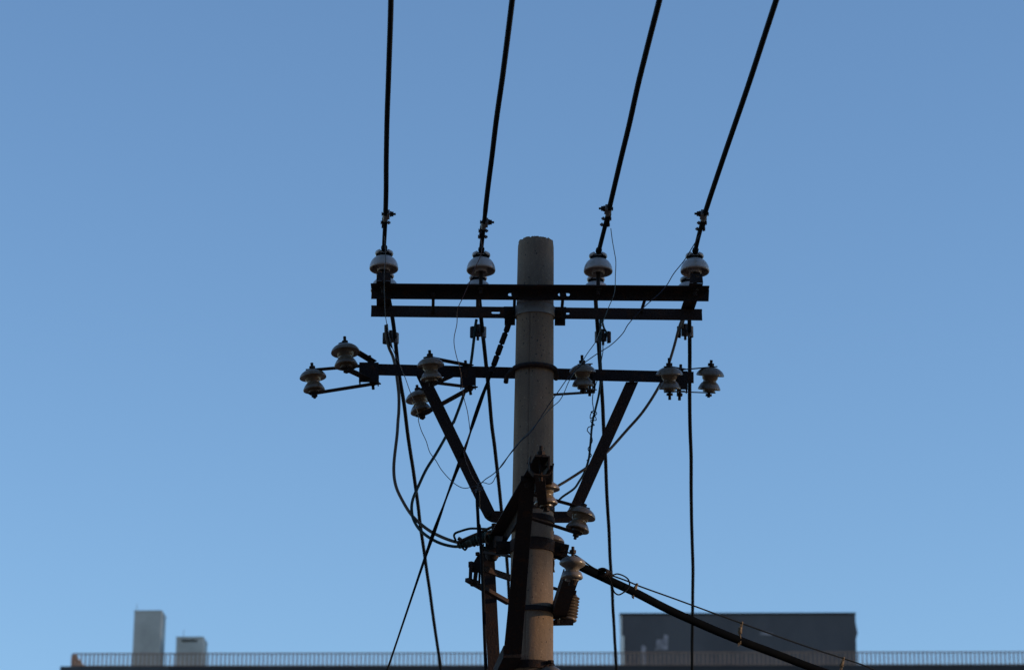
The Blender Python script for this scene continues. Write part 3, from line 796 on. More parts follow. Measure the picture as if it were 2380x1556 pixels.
# spools fixed to that arm and the pole
S_('n', 560, 985, -0.68, (545, 800), (560, 1190), R(2), 'spool insulator in front of the pole, behind a hanging strap', [], size=1.02, top=0.085, bot=0.08, material='spool')
sp = bpy.data.objects[-1] if False else None
tS = thing('strap_hanger', Z('n', 470, 620, -1.14), 'pair of black straps hanging from the arm end over the concrete pole', 'bracket')
m_ = MB(); m_.bar(Z('n', 450, 640, -1.15), Z('n', 508, 1215, -0.66), 0.048, 0.006, X); part(m_, 'lower_strap', 'steel', tS)
m_ = MB(); m_.bar(Z('n', 600, 470, -1.16), Z('n', 590, 850, -0.66), 0.045, 0.006, X); part(m_, 'upper_strap', 'steel', tS)
m_ = MB(); m_.hexnut(Z('n', 520, 1205, -0.67), Zv, 0.018, 0.022); part(m_, 'bolt_head', 'bolt', tS)
S_(6, 1150, 1180, -0.12, (1195, 975), (1092, 1370), R(-3), 'brown streaked spool insulator on twin straps right of the pole',
   [(1, 6, 570, 860, -0.24), (-1, 6, 480, 1135, -0.24)], size=1.08, top=0.075, bot=0.105)
S_(6, 790, 1510, 0.40, (790, 1350), (790, 1640), R(-3), 'spool insulator mostly hidden behind the right side of the pole', [], size=1.02, top=0.09)

# surge arrester bracket at the right of the pole
ab = thing('arrester_bracket', Z('r', 170, 1330, 0.05), 'slanting black bracket arm right of the pole carrying a pale insulator', 'bracket')
n0 = Z('r', 400, 720, -0.62); n1 = Z('r', 195, 1330, 0.06); n1.z = n0.z = (n0.z + n1.z) / 2
n0 = Z('r', 400, 720, -0.62); n1 = Z('r', 195, 1345, 0.06)
m_ = MB(); dd = (n1 - n0).normalized(); lf = Vector((-1, 0, 0))
m_.prism(n0, n1, [X * 0.040, -X * 0.036, -X * 0.036 + Zv * 0.052, -X * 0.030 + Zv * 0.052, -X * 0.030 + Zv * 0.006, X * 0.040 + Zv * 0.006])
part(m_, 'arm', 'steel', ab)
m_ = MB(); m_.bar(Z('r', 130, 1395, 0.02), Z('r', 440, 1390, 0.02), 0.020, 0.05, Zv); m_.rod(Z('r', 190, 1350, 0.0), Z('r', 190, 1420, 0.0), 0.014, 8); part(m_, 'base_bar', 'steel', ab)
m_ = MB(); m_.bar(Z('r', 395, 915, -0.0), Z('r', 485, 935, -0.0), 0.018, 0.04, Zv); part(m_, 'top_bar', 'steel', ab)
zr = Z(7, 1000, 930, -0.12).z
m_ = MB(); m_.band(axis_at(zr), pole_r(zr) + 0.001, 0.024, 0.008, R(180), R(380), 50); part(m_, 'pole_band', 'steel', ab)
m_ = MB(); m_.rod(Z('r', 470, 690, -0.64), Z('r', 445, 800, -0.62), 0.012, 10); part(m_, 'end_bolt', 'bolt', ab)
S_('r', 425, 540, -0.62, (433, 260), (420, 720), R(4), 'clean pale double-disc insulator standing on the slanting bracket', [], size=1.06, prof=DISC, material='spool_clean', top=0.105, bot=0.07)
ar = thing('surge_arrester', Z('r', 360, 1370, 0.04), 'ribbed grey porcelain surge arrester right of the pole', 'surge arrester')
a0, a1 = Z('r', 355, 1370, 0.04), Z('r', 405, 940, 0.04)
m_ = MB(); Lh = (a1 - a0).length; pr = [(0, 0), (0.040, 0.0), (0.045, 0.006), (0.045, 0.012)]
for k in range(7):
    h = 0.018 + (Lh - 0.034) * k / 7; st = (Lh - 0.034) / 7
    pr += [(0.036, h), (0.038, h + st * 0.15), (0.046, h + st * 0.35), (0.0485, h + st * 0.55), (0.046, h + st * 0.72), (0.037, h + st * 0.85)]
pr += [(0.034, Lh - 0.012), (0.03, Lh - 0.004), (0.0, Lh)]
m_.lathe(a0, a1 - a0, pr, 36); part(m_, 'ribbed_body', 'spool', ar, smooth=60)
m_ = MB(); m_.rod(a1 - Zv * 0.005, a1 + (a1 - a0).normalized() * 0.02, 0.014, 8); part(m_, 'terminal', 'bolt', ar)
m_ = MB(); m_.tube(smoothline([Z('r', 120, 858, 0.12), Z('r', 150, 862, 0.10), Z('r', 225, 890, 0.06), Z('r', 320, 925, 0.04)], 6), 0.0085, 8)
part(m_, 'lead', 'cable', ar)
S_(7, 1120, 1612, -0.10, (1120, 1520), (1120, 1670), R(0), 'pale insulator cut off by the bottom edge beside the pole', [], size=0.9, prof=DISC, material='spool_clean', top=0.056, bot=0.05)

# empty shackle bracket on the left
es = thing('shackle_bracket', Z('a', 330, 1330, 0.02), 'empty black shackle bracket with no insulator, left of the pole', 'bracket')
m_ = MB(); m_.bar(Z('a', 205, 1010, 0.02), Z('a', 1060, 1300, 0.30), 0.030, 0.020, Zv); part(m_, 'upper_strap', 'brownsteel', es)
m_ = MB(); m_.bar(Z('a', 155, 1330, 0.0), Z('a', 1010, 1810, 0.30), 0.020, 0.03, Zv); part(m_, 'lower_strap', 'brownsteel', es)
m_ = MB(); m_.bar(Z('a', 225, 1010, 0.01), Z('a', 215, 1330, 0.01), 0.018, 0.03, X); part(m_, 'side_plate', 'steel', es)
m_ = MB(); m_.rod(Z('a', 300, 1440, 0.04), Z('a', 345, 1060, 0.04), 0.011); m_.lathe(Z('a', 290, 1420, 0.04), Zv, [(0, -0.012), (0.018, -0.01), (0.024, 0.004), (0.024, 0.016), (0, 0.016)], 14); part(m_, 'bolt', 'bolt', es)
m_ = MB(); m_.rod(Z('a', 400, 1430, 0.05), Z('a', 408, 1080, 0.05), 0.006); part(m_, 'cotter_rod', 'bolt', es)
m_ = MB(); m_.prism(Vector(), Y_ * 0.03, [Z('a', *q, 0.03) for q in ((200, 1150), (250, 1020), (380, 800), (430, 790), (430, 1160))]); part(m_, 'cheek_plate', 'steel', es)
m_ = MB(); m_.rod(Z('a', 365, 830, 0.02), Z('a', 362, 765, 0.02), 0.011); part(m_, 'pivot_end', 'bolt', es)

# ------------------------------------------------------------------ cables and wires
def cable(name, pts, r, material, label, group=None, per=8, n=10, jit=0.0, flat=None):
    ln = smoothline(pts, per)
    if jit: ln = jitter(ln, jit, 6, len(label))
    m_ = MB(); m_.tube(ln, r, n, flat)
    return solo(m_, name, material, label, 'cable' if r > 0.004 else 'wire', group)
G = 'tap cables hanging below the crossarms'
K0 = on_wire(BW[0], 786)[0]
# faded tan cable, left
p_ = path('k', [(395, 455), (400, 700), (440, 1000), (520, 1300)], K0.y - 0.02) + path(3, [(1160, 420), (1195, 560), (1215, 700), (1236, 900), (1234, 1100)], K0.y, 0.95) \
    + path(5, [(110, 200), (100, 350), (65, 700), (85, 880), (150, 1030), (260, 1200), (420, 1340), (560, 1415), (700, 1465), (800, 1480)], 0.95, 0.36)
cable('tap_cable', p_, 0.0088, 'tan', 'faded tan cable sweeping down from the left tap clamp to the taped joint', G)
p_ = [Z('k', 590, 700, K0.y), Z('k', 600, 900, K0.y)] 
cable('jumper_tail', path('k', [(440, 420), (470, 700), (520, 900), (575, 1100), (615, 1280)], K0.y - 0.03), 0.0052, 'cable', 'short black cable tail beside the tan cable at the left clamp')
# green cable, left of the pole
K1 = on_wire(BW[1], 772)[0]
p_ = path(3, [(2160, -10), (2148, 60), (2130, 220), (2098, 480), (2055, 720), (1990, 940), (1885, 1220)], K1.y - 0.02, 0.95) \
    + path(5, [(690, 215), (600, 385), (500, 560), (400, 720), (320, 890), (265, 1020), (250, 1120), (268, 1230), (330, 1335), (430, 1420), (560, 1485), (700, 1515), (790, 1505)], 0.95, 0.36)
cable('tap_cable', p_, 0.0082, 'green', 'green-black cable looping down left from the clamp beside the pole', G)
# tan cable, right
K3 = on_wire(BW[3], 771)[0]
p_ = path(4, [(1600, -40), (1570, 0), (1530, 110), (1480, 300), (1420, 500), (1375, 640), (1310, 765), (1200, 950), (1080, 1120), (920, 1300)], K3.y - 0.03, 0.85) \
    + path(6, [(1520, 300), (1400, 405), (1230, 530), (1000, 680), (840, 775), (700, 860), (500, 960)], 0.8, 0.5)
cable('tap_cable', p_, 0.0078, 'tan', 'tan cable curving down behind the right brace to the pole', G)
cable('jumper_tail', path(4, [(1590, -10), (1580, 40), (1572, 100)], K3.y - 0.02), 0.008, 'tan', 'short tan cable stub in the right-hand tap clamp')
# green cable, right
K2 = on_wire(BW[2], 783)[0]
p_ = path(4, [(596, -60), (600, 0), (597, 200), (600, 420), (608, 600), (600, 740), (578, 900), (540, 1060), (508, 1200), (495, 1300)], K2.y - 0.05, 0.85) \
    + path(6, [(1290, 130), (1275, 300), (1258, 430), (1200, 600), (1140, 700), (1080, 785), (920, 900), (840, 990), (700, 1080)], 0.8, 0.5)
cable('tap_cable', p_, 0.0062, 'green', 'slim green cable with wire curls, running down right of the pole', G)
cable('jumper_tail', path(4, [(618, -30), (625, 30), (645, 100), (668, 140), (672, 200)], K2.y - 0.02), 0.0062, 'green', 'short curved green stub in the clamp right of the pole')
# flat black cable, its top whipped with wire
p_ = [Z('u', 330, 385, 0.05)] + path('u', [(285, 520), (210, 720), (145, 900), (80, 1080), (20, 1240)], 0.03, -0.02) + path(3, [(2330, 640), (2230, 900), (2110, 1250)], -0.02, 0.02) \
    + path(5, [(860, 330), (792, 530), (735, 680), (640, 930), (560, 1150), (480, 1370), (400, 1600)], 0.02, 0.5) + [P(900, 1556, 0.6), P(845, 1720, 0.75)]
twist = lambda t: (0.5, t * 16)
ln = smoothline(p_, 10)
dc = thing('drop_cable', ln[0], 'flat twisted black cable slanting down to the lower left, whipped at its top', 'cable')
m_ = MB(); m_.tube(ln, 0.0105, 10, twist); part(m_, 'sheath', 'cable', dc)
m_ = MB()
for k in range(46):
    if k % 10 in (8, 9): continue
    i = int(3 + k * 1.05); c = ln[i]; d = (ln[i + 1] - ln[i]).normalized(); c = ln[i] + (ln[i + 1] - ln[i]) * ((3 + k * 1.05) % 1)
    a = d.orthogonal().normalized(); b = d.cross(a)
    m_.tube([c + (a * math.cos(t_) + b * math.sin(t_)) * 0.0125 for t_ in [2 * math.pi * q / 10 for q in range(11)]], 0.0036, 5)
part(m_, 'whipping', 'steel', dc)
for (xa, ya, xb, yb) in ((310, 290, 305, 400), (385, 360, 350, 410)):
    m_ = MB(); m_.tube([Z('u', xa, ya, 0.05), Z('u', (xa + xb) / 2, (ya + yb) / 2, 0.04), Z('u', xb, yb + 30, 0.04)], 0.005, 6); part(m_, 'loop_wire', 'steel', dc)
# thin pilot wires from the splice clamps
yA = on_wire(FW[0], 520)[0].y
yF = [on_wire(FW[k], 540)[0].y - 0.02 for k in range(4)]
GT = 'thin wires hanging from the splice clamps'
p_ = path(1, [(385, 425), (393, 500), (405, 620), (410, 800), (396, 960), (397, 1130), (402, 1300), (412, 1470)], yF[0], -0.26) \
    + path(3, [(1090, 30), (1112, 150), (1160, 330), (1240, 510), (1310, 680), (1370, 850), (1430, 1000), (1470, 1160)], -0.26, -0.1) \
    + path(5, [(320, 200), (350, 310), (400, 420), (440, 540), (500, 620), (560, 720), (680, 850), (760, 900), (810, 910), (880, 895), (930, 890)], -0.1, -0.02)
cable('thin_wire', p_, 0.0021, 'thin', 'thin grey-brown wire hanging in a loop below the far left clamp', GT, 6, 6, 0.001)
p_ = path(1, [(1505, 555), (1525, 650), (1500, 770), (1440, 900), (1380, 1060), (1300, 1240), (1242, 1370), (1233, 1540)], yF[1], -0.24) \
    + path(3, [(1895, 200), (1895, 290), (1920, 420), (1962, 570), (1990, 750), (2010, 920), (2050, 1080), (2080, 1290)], -0.24, -0.05) \
    + path(5, [(855, 320), (828, 430), (795, 520), (810, 610), (850, 720), (900, 820), (945, 885), (950, 915)], -0.05, -0.02)
cable('thin_wire', p_, 0.0021, 'copper', 'thin brown copper wire hanging left of the pole', GT, 6, 6, 0.001)
p_ = path(2, [(1172, 405), (1190, 540), (1212, 660), (1226, 750), (1221, 900), (1210, 1090), (1150, 1240), (1080, 1415)], yF[2], -0.28) \
    + path(4, [(600, 100), (540, 260), (460, 375), (420, 435), (370, 520), (300, 610), (230, 720), (160, 880), (110, 960), (10, 1045)], -0.28, -0.22) \
    + path(6, [(540, 60), (430, 170), (330, 285), (245, 400), (150, 530), (95, 650), (60, 710), (20, 728), (-30, 715)], -0.2, -0.06) + path(5, [(985, 850), (950, 858), (935, 890)], -0.04, -0.02)
cable('thin_wire', p_, 0.0021, 'teal', 'thin pale teal wire crossing the pole from the clamp just right of it', GT, 6, 6, 0.001)
p_ = path(2, [(2130, 440), (2085, 520), (2030, 610), (1950, 740), (1835, 885), (1760, 1010), (1680, 1100), (1540, 1220), (1355, 1420)], yF[3], -0.30) \
    + path(4, [(870, 150), (730, 290), (560, 400), (380, 530), (280, 620), (200, 705), (115, 825), (0, 985)], -0.30, -0.23) \
    + path(6, [(530, 95), (420, 190), (330, 300), (260, 385), (180, 500), (60, 612), (-20, 665), (-60, 700)], -0.21, -0.06) + path(5, [(975, 855), (940, 900)], -0.04, -0.02)
cable('thin_wire', p_, 0.0024, 'navy', 'thin navy wire crossing from the far right clamp down to the left brace', GT, 6, 6, 0.001)
p_ = path(4, [(690, 145), (655, 215), (632, 290), (630, 370), (614, 460), (590, 620), (540, 780), (515, 860), (505, 960), (516, 1070), (500, 1092), (488, 1095), (495, 1085), (540, 1085), (556, 1112), (520, 1140), (482, 1170), (480, 1130), (500, 1095), (530, 1130), (550, 1185), (520, 1192), (490, 1185), (485, 1205), (505, 1225), (528, 1245), (500, 1256), (455, 1275), (443, 1309)], K2.y - 0.06, 0.78) \
    + path(6, [(1245, 70), (1290, 130), (1305, 190), (1285, 240), (1252, 290), (1270, 335), (1293, 372), (1265, 410), (1235, 440)], 0.76, 0.74)
cable('thin_wire', p_, 0.0026, 'cable', 'thin black wire knotted and curled round the slim green cable', GT, 5, 6)
# control cable in front of the left brace
vc = thing('control_cable', P(1110, 1137, -0.10), 'straight black cable hanging from wire ties in front of the left brace', 'cable')
p_ = path(5, [(937, 930), (930, 1020), (938, 1200), (948, 1400)], -0.06, -0.12) + path(7, [(412, 120), (432, 350), (452, 780), (468, 1250), (480, 1556), (486, 1800)], -0.12, -0.14)
m_ = MB(); m_.tube(smoothline(p_, 8), 0.0088, 10); part(m_, 'sheath', 'cable', vc)
p2 = path(5, [(950, 900), (955, 1000), (957, 1120)], -0.075, -0.085)
m_ = MB(); m_.tube(smoothline(p2, 6), 0.0028, 6); part(m_, 'core_wire', 'twine', vc)
p2 = path(7, [(462, 700), (480, 1100), (490, 1280)], -0.135, -0.145)
m_ = MB()
c = Z(5, 938, 935, -0.06)
for k in range(3):
    m_.tube([c + Vector((math.cos(t_) * 0.0115, math.sin(t_) * 0.0115, 0.004 * k - 0.004 + 0.004 * math.sin(t_))) for t_ in [2 * math.pi * q / 12 for q in range(13)]], 0.0022, 5)
for a, b in (((868, 945), (985, 925)), ((905, 940), (995, 897)), ((915, 885), (985, 935)), ((940, 870), (920, 960))):
    m_.tube([Z(5, *a, -0.085), Z(5, (a[0] + b[0]) / 2, (a[1] + b[1]) / 2 - 6, -0.09), Z(5, *b, -0.085)], 0.0022, 5)
part(m_, 'wire_ties', 'thin', vc)
# taped cable joint at the far end of the arm
tj = thing('taped_joint', Z('a', 230, 560, 0.33), 'bundle of cables wrapped in dark green tape left of the pole', 'cable joint')
pts = path('a', [(-30, 620), (60, 590), (180, 560), (310, 520), (420, 480), (560, 440), (700, 420)], 0.36, 0.28)
ln = smoothline(pts, 6)
rs = [0.018 + 0.012 * min(1, i / 18) + 0.003 * math.sin(i * 1.7) + 0.002 * math.sin(i * 4.1) for i in range(len(ln))]
m_ = MB(); m_.tube(ln, rs, 14); part(m_, 'tape', 'tape', tj)
m_ = MB(); m_.tube(smoothline(path('a', [(20, 640), (70, 690), (105, 715), (130, 690), (160, 640)], 0.34), 4), 0.0052, 6); part(m_, 'tape_end', 'tape', tj)
m_ = MB(); m_.tube(smoothline(path('a', [(-60, 560), (60, 505), (240, 425), (400, 360), (560, 285), (720, 215)], 0.33, 0.26), 5), 0.0075, 8); part(m_, 'tan_core', 'tan', tj)
m_ = MB(); m_.tube(smoothline(path(5, [(690, 1460), (705, 1450), (690, 1405), (700, 1380), (760, 1355), (850, 1330), (920, 1328), (1060, 1335)], 0.33, 0.28), 5), 0.0062, 8); part(m_, 'looped_core', 'green', tj)
m_ = MB(); m_.tube(smoothline(path('a', [(640, 335), (590, 335), (545, 400), (525, 480), (545, 540), (600, 590)], 0.25), 5), 0.0055, 8); part(m_, 'pale_core', 'tan', tj)
m_ = MB(); m_.tube(smoothline(path('a', [(490, 590), (480, 640), (520, 700), (600, 740)], 0.25), 5), 0.005, 8); part(m_, 'small_loop', 'green', tj)
m_ = MB(); m_.tube(smoothline(path('a', [(-40, 470), (10, 500), (50, 545)], 0.35), 4), 0.010, 8); part(m_, 'tape_flap', 'tape', tj)

# heavy service cable with its messenger wire, to the lower right
def Yc(x): return 0.12 + (x - 1290) / 640 * 1.9
hv = [(1200, 1246), (1255, 1270), (1300, 1290), (1350, 1316), (1410, 1345), (1480, 1378), (1545, 1412), (1610, 1442), (1670, 1468), (1735, 1494), (1800, 1518), (1900, 1555), (2010, 1592), (2140, 1630)]
pts = [P(x, y, Yc(x) if x > 1290 else 0.16) for x, y in hv]
e = pts[-1]; d = (pts[-1] - pts[-2]).normalized()
pts += [e + d * 2 + Zv * 0.15, e + d * 5 + Zv * 0.8, e + d * 10 + Zv * 2.6]
hline = smoothline(pts, 10)
m_ = MB(); m_.tube(jitter(hline, 0.004, 1.2, 3), 0.0225, 16)
solo(m_, 'service_cable', 'black_sheath', 'thick black service cable sagging to the lower right', 'cable')
ms = path('c', [(150, 420), (240, 450), (310, 476), (450, 530), (560, 602), (700, 708), (780, 758), (900, 812), (1000, 858), (1110, 893), (1390, 993), (1550, 1062), (2223, 1305)], 0.1)
ms = []
for x, y in [(150, 420), (240, 450), (310, 476), (450, 530), (560, 602), (700, 708), (780, 758), (900, 812), (1000, 858), (1110, 893), (1390, 993), (1550, 1062), (2223, 1305)]:
    q = px('c', x, y); ms.append(P(*q, (Yc(q[0]) if q[0] > 1290 else 0.12) - 0.035))
for q in [px('p', 1225, 240), px('p', 1800, 445), px('p', 2110, 545), px('p', 2300, 610), (2075, 1575), (2160, 1602)]:
    ms.append(P(*q, Yc(q[0]) - 0.035))
e = ms[-1]; d = (ms[-1] - ms[-2]).normalized(); ms += [e + d * 2 + Zv * 0.1, e + d * 5 + Zv * 0.6, e + d * 10 + Zv * 2.2]
mline = smoothline(ms, 8)
mw = thing('messenger_wire', ms[0], 'stranded black messenger wire above the thick cable, with a coiled loop', 'wire')
m_ = MB(); m_.tube(mline, 0.0044, 8); part(m_, 'strand', 'cable', mw)
lp = [px('c', x, y) for x, y in ((1000, 865), (1110, 880), (1200, 860), (1340, 912), (1398, 970), (1415, 1040), (1380, 1130), (1300, 1195), (1215, 1230), (1150, 1190), (1110, 1100), (1080, 1000), (1040, 925), (990, 880))]
m_ = MB(); m_.tube(smoothline([P(*q, Yc(q[0]) - 0.075) for q in lp], 6), 0.0040, 8); part(m_, 'coiled_loop', 'cable', mw)
kc = P(*px('c', 965, 850), Yc(1405) - 0.05); m_ = MB()
for k in range(7):
    d = (mline[60] - mline[40]).normalized(); a = (Zv - d * d.z).normalized(); b = d.cross(a); c = kc + d * (k - 3) * 0.008
    m_.tube([c + (a * math.cos(t_) * 0.021 + b * math.sin(t_) * 0.030) + d * 0.006 * math.sin(t_ + k) for t_ in [2 * math.pi * q / 12 for q in range(13)]], 0.0042, 6)
part(m_, 'knot', 'steel', mw)
m_ = MB(); m_.tube(smoothline(path('r', [(130, 395), (140, 470), (132, 560), (145, 610)], -0.02), 4), 0.0045, 6); part(m_, 'frayed_end', 'twine', mw)
# twine ties holding the cable
for (ta, tm, tb, lb, big) in ((px('c', 1548, 1050), px('c', 1510, 1120), px('c', 1472, 1275), 'brown twine tie nearest the pole on the thick cable', 0),
                              (px('p', 1228, 235), px('p', 1211, 300), px('p', 1205, 430), 'frayed twine tie halfway along the thick cable', 1),
                              (px('p', 2108, 540), px('p', 2093, 590), px('p', 2075, 680), 'twine tie at the lower right by the roof railing', 1)):
    yc = Yc(ta[0])
    t = thing('twine_tie', P(*tm, yc - 0.04), lb, 'tie', 'twine ties on the service cable')
    m_ = MB()
    a, c = P(*ta, yc - 0.036), P(*tm, yc - 0.045)
    for k in range(3): m_.tube([a + Vector((0.004 * (k - 1), 0, 0.006)), a.lerp(c, 0.5) + Vector((0.005 * (k - 1), -0.004, 0)), c], 0.0030, 6)
    m_.tube([a + Vector((math.cos(t_) * 0.004, math.sin(t_) * 0.008, math.sin(t_ * 2) * 0.004)) for t_ in [2 * math.pi * q / 10 for q in range(11)]], 0.003, 5)
    part(m_, 'lashing', 'twine', t)
    m_ = MB(); dn = (P(*tb, yc - 0.045) - c).normalized()
    if not big:
        b = P(*tb, yc - 0.02)
        for k in range(2):
            m_.tube(smoothline([c + X * 0.005 * k, c.lerp(b, 0.4) + Vector((-0.006 + 0.006 * k, -0.012, 0)), b + Vector((-0.004 + 0.008 * k, -0.006, 0.004)), b + Vector((0.004, 0.012, -0.003)), c.lerp(b, 0.5) + Y_ * 0.05], 4), 0.0032, 6)
        m_.tube([a.lerp(c, 0.3), a.lerp(c, 0.65), c, c + dn * 0.01], [0.005, 0.010, 0.011, 0.004], 8)
    else:
        for k in range(5):
            cc_ = c + dn * (k - 2) * 0.007
            m_.tube([cc_ + Vector((math.cos(t_) * 0.0095, math.sin(t_) * 0.0095, 0.003 * math.sin(t_ + k))) for t_ in [2 * math.pi * q / 10 for q in range(11)]], 0.0034, 5)
        b = P(*tb, yc - 0.035)
        for k in (-1, 0, 1):
            m_.tube(smoothline([c, c.lerp(b, 0.5) + Vector((0.005 * k, -0.004, 0)), b + Vector((0.007 * k, 0, 0.006 * k))], 4), 0.0027, 6)
    part(m_, 'knot', 'twine', t)

# ------------------------------------------------------------------ far apartment block
BL = P(140, 1547, 135)                              # left top corner of the parapet
BANG = math.atan2(-2.1, 48.2)
bx, by = Vector((math.cos(BANG), math.sin(BANG), 0)), Vector((-math.sin(BANG), math.cos(BANG), 0))
def BP(pxx, py, back):                              # point on the plane 'back' metres behind the facade
    d = ray(pxx, py); o = BL + by * back
    return CAM + d * ((o - CAM).dot(by) / d.dot(by))
def bl(p): q = p - BL; return q.dot(bx), q.dot(by), q.z
def bbox(mb, x0, x1, y0, y1, z0, z1):
    c = BL + bx * (x0 + x1) / 2 + by * (y0 + y1) / 2; c.z = (z0 + z1) / 2
    return mb.box(c, bx * (x1 - x0) / 2, by * (y1 - y0) / 2, Zv * (z1 - z0) / 2)
H = BL.z
bd = thing('apartment_building', Vector((BL.x + 35, BL.y + 6, 0)), 'dark slab apartment building filling the bottom edge behind the pole', 'building')
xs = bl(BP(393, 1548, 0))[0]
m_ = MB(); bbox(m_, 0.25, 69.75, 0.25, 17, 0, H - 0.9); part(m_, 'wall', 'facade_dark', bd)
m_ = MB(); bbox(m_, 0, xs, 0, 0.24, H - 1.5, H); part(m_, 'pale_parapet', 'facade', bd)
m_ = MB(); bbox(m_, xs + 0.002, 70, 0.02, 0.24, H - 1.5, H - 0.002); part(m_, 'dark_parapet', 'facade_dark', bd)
m_ = MB(); bbox(m_, 0, 0.24, 0.242, 17, H - 1.5, H - 0.001); part(m_, 'side_parapet', 'facade', bd)
m_ = MB(); bbox(m_, 0.25, 69.7, 0.25, 16.9, H - 0.899, H - 0.75); part(m_, 'roof', 'shaft', bd)
win = None
for fl_ in range(1, 5):                             # the upper storeys just below the view
    for k in range(17):
        x = 2.2 + k * 4.0; z1 = H - 1.9 - (fl_ - 1) * 3.0
        if win is None:
            m_ = MB(); bbox(m_, x, x + 1.8, 0.20, 0.30, z1 - 1.5, z1)
            w = part(m_, 'window', 'glass', bd); win = w
            m_ = MB()
            for (a, b, c, d) in ((-.06, 0, -1.56, .06), (1.8, 1.86, -1.56, .06), (0, 1.8, 0, .06), (0, 1.8, -1.56, -1.5), (.87, .93, -1.5, 0)):
                bbox(m_, x + a, x + b, 0.14, 0.248, z1 + c, z1 + d)
            wf = part(m_, 'window_frame', 'pale_wall', bd, w)
            ox, oz = x, z1
        else:
            w = win.copy(); scene.collection.objects.link(w); w.location = bx * (x - ox) + Zv * (z1 - oz)
            f2 = wf.copy(); scene.collection.objects.link(f2); f2.parent = w

# railing along the roof edge
rt = thing('roof_railing', BL + bx * 1 , 'brown iron railing along the edge of the roof', 'railing')
ra, rb2 = bl(BP(170, 1517, 0.12)), bl(BP(2420, 1513, 0.12))
rh = ra[2]
x0, x1 = ra[0], 54.0
m_ = MB(); bbox(m_, x0 - 0.03, x1, 0.07, 0.17, H + rh - 0.045, H + rh); part(m_, 'top_rail', 'rail', rt)
m_ = MB(); bbox(m_, x0, x1, 0.09, 0.15, H + 0.03, H + 0.06); part(m_, 'bottom_rail', 'rail', rt)
pitch = (bl(BP(1000, 1530, 0.12))[0] - bl(BP(500, 1530, 0.12))[0]) / 50.6
first = None; i = 0; x = x0
while x < x1 - 0.1 and i < 252:
    if first is None:
        m_ = MB(); bbox(m_, x - 0.038, x + 0.038, 0.100, 0.140, H + 0.001, H + rh - 0.046)
        first = part(m_, 'baluster', 'rail', rt)
    else:
        b_ = first.copy(); scene.collection.objects.link(b_); b_.location = bx * (x - x0)
    x += pitch; i += 1
m_ = MB(); bbox(m_, x0 - 0.03, x0 + 0.07, 0.175, 9, H + rh - 0.045, H + rh - 0.001); part(m_, 'side_rail', 'rail', rt)
for k in range(40):
    b_ = first.copy(); scene.collection.objects.link(b_); b_.location = by * (k + 1) * pitch
b_ = None
m_ = MB(); bbox(m_, x0 - 0.075, x0 - 0.045, 0.06, 0.30, H + 0.001, H + rh - 0.1); part(m_, 'corner_post', 'rail', rt)

# two vent shafts
def shaft(pl, pr, pt, back, deep, label, slotted):
    a, b = bl(BP(pl, pt, back)), bl(BP(pr, pt, back))
    t = thing('vent_shaft', BL + bx * (a[0] + b[0]) / 2 + by * (back + deep / 2) - Zv * 0.7, label, 'vent shaft', 'vent shafts on the roof')
    z1 = H + a[2]
    m_ = MB()
    if slotted:
        sa, sb = bl(BP(420.9, 1487, back))[0], bl(BP(459, 1487, back))[0]; s0, s1 = H + bl(BP(440, 1490.5, back))[2], H + bl(BP(440, 1485, back))[2]
        bbox(m_, a[0], b[0], back, back + deep, H - 0.75, s0); bbox(m_, a[0], b[0], back, back + deep, s1, z1)
        bbox(m_, a[0], sa, back, back + deep, s0, s1); bbox(m_, sb, b[0], back, back + deep, s0, s1)
        part(m_, 'body', 'shaft', t)
        m_ = MB(); bbox(m_, sa, sb, back + 0.5, back + deep - 0.1, s0, s1); part(m_, 'vent_recess', 'void', t)
    else:
        bbox(m_, a[0], b[0], back, back + deep, H - 0.75, z1); part(m_, 'body', 'shaft', t)
    m_ = MB(); bbox(m_, a[0] - 0.02, b[0] + 0.02, back - 0.02, back + deep + 0.02, z1 + 0.001, z1 + 0.06); part(m_, 'cap', 'shaft', t)
    m_ = MB(); p = BL + bx * (a[0] + (0.1 if not slotted else 0.35)) + by * (back + 0.1); p.z = z1
    m_.rod(p, p + Zv * 0.45, 0.012, 6); part(m_, 'lightning_rod', 'galv', t)
shaft(312.5, 375.5, 1420, 4, 1.5, 'tall grey vent shaft on the roof at the left', False)
shaft(410, 472, 1481, 4, 1.6, 'short grey vent shaft with a dark slot near its top', True)

# rooftop penthouse
back = 3.0
a, b = bl(BP(1441, 1424, back)), bl(BP(1988, 1424, back))
ph = thing('roof_penthouse', BL + bx * (a[0] + b[0]) / 2 + by * (back + 5) - Zv * 0.7, 'dark rooftop penthouse with peeling patches behind the railing', 'penthouse')
z1 = H + a[2]
m_ = MB(); bbox(m_, a[0] + 0.10, b[0], back, back + 9.5, H - 0.74, z1 - 0.08); part(m_, 'wall', 'penthouse', ph)
m_ = MB(); bbox(m_, a[0], a[0] + 0.098, back + 0.03, back + 9.45, H - 0.74, z1 - 0.10); part(m_, 'side_wall', 'pale_wall', ph, None)  # sunlight on this side is put into its near-white colour
m_ = MB(); bbox(m_, a[0] - 0.03, b[0] + 0.02, back - 0.06, back + 9.55, z1 - 0.079, z1); part(m_, 'coping', 'void', ph)
for poly in ([(470, 468), (585, 468), (590, 345), (555, 335), (550, 378), (490, 380), (486, 420), (492, 450)],
             [(360, 600), (395, 600), (388, 500), (402, 450), (375, 425), (358, 440)],
             [(1380, 335), (1480, 345), (1500, 330), (1440, 318), (1390, 318)]):
    v = [BP(*px('p', x, y), back - 0.012) for x, y in poly]
    m_ = MB(); m_.prism(Vector(), by * 0.011, v); part(m_, 'bare_patch', 'patch', ph)
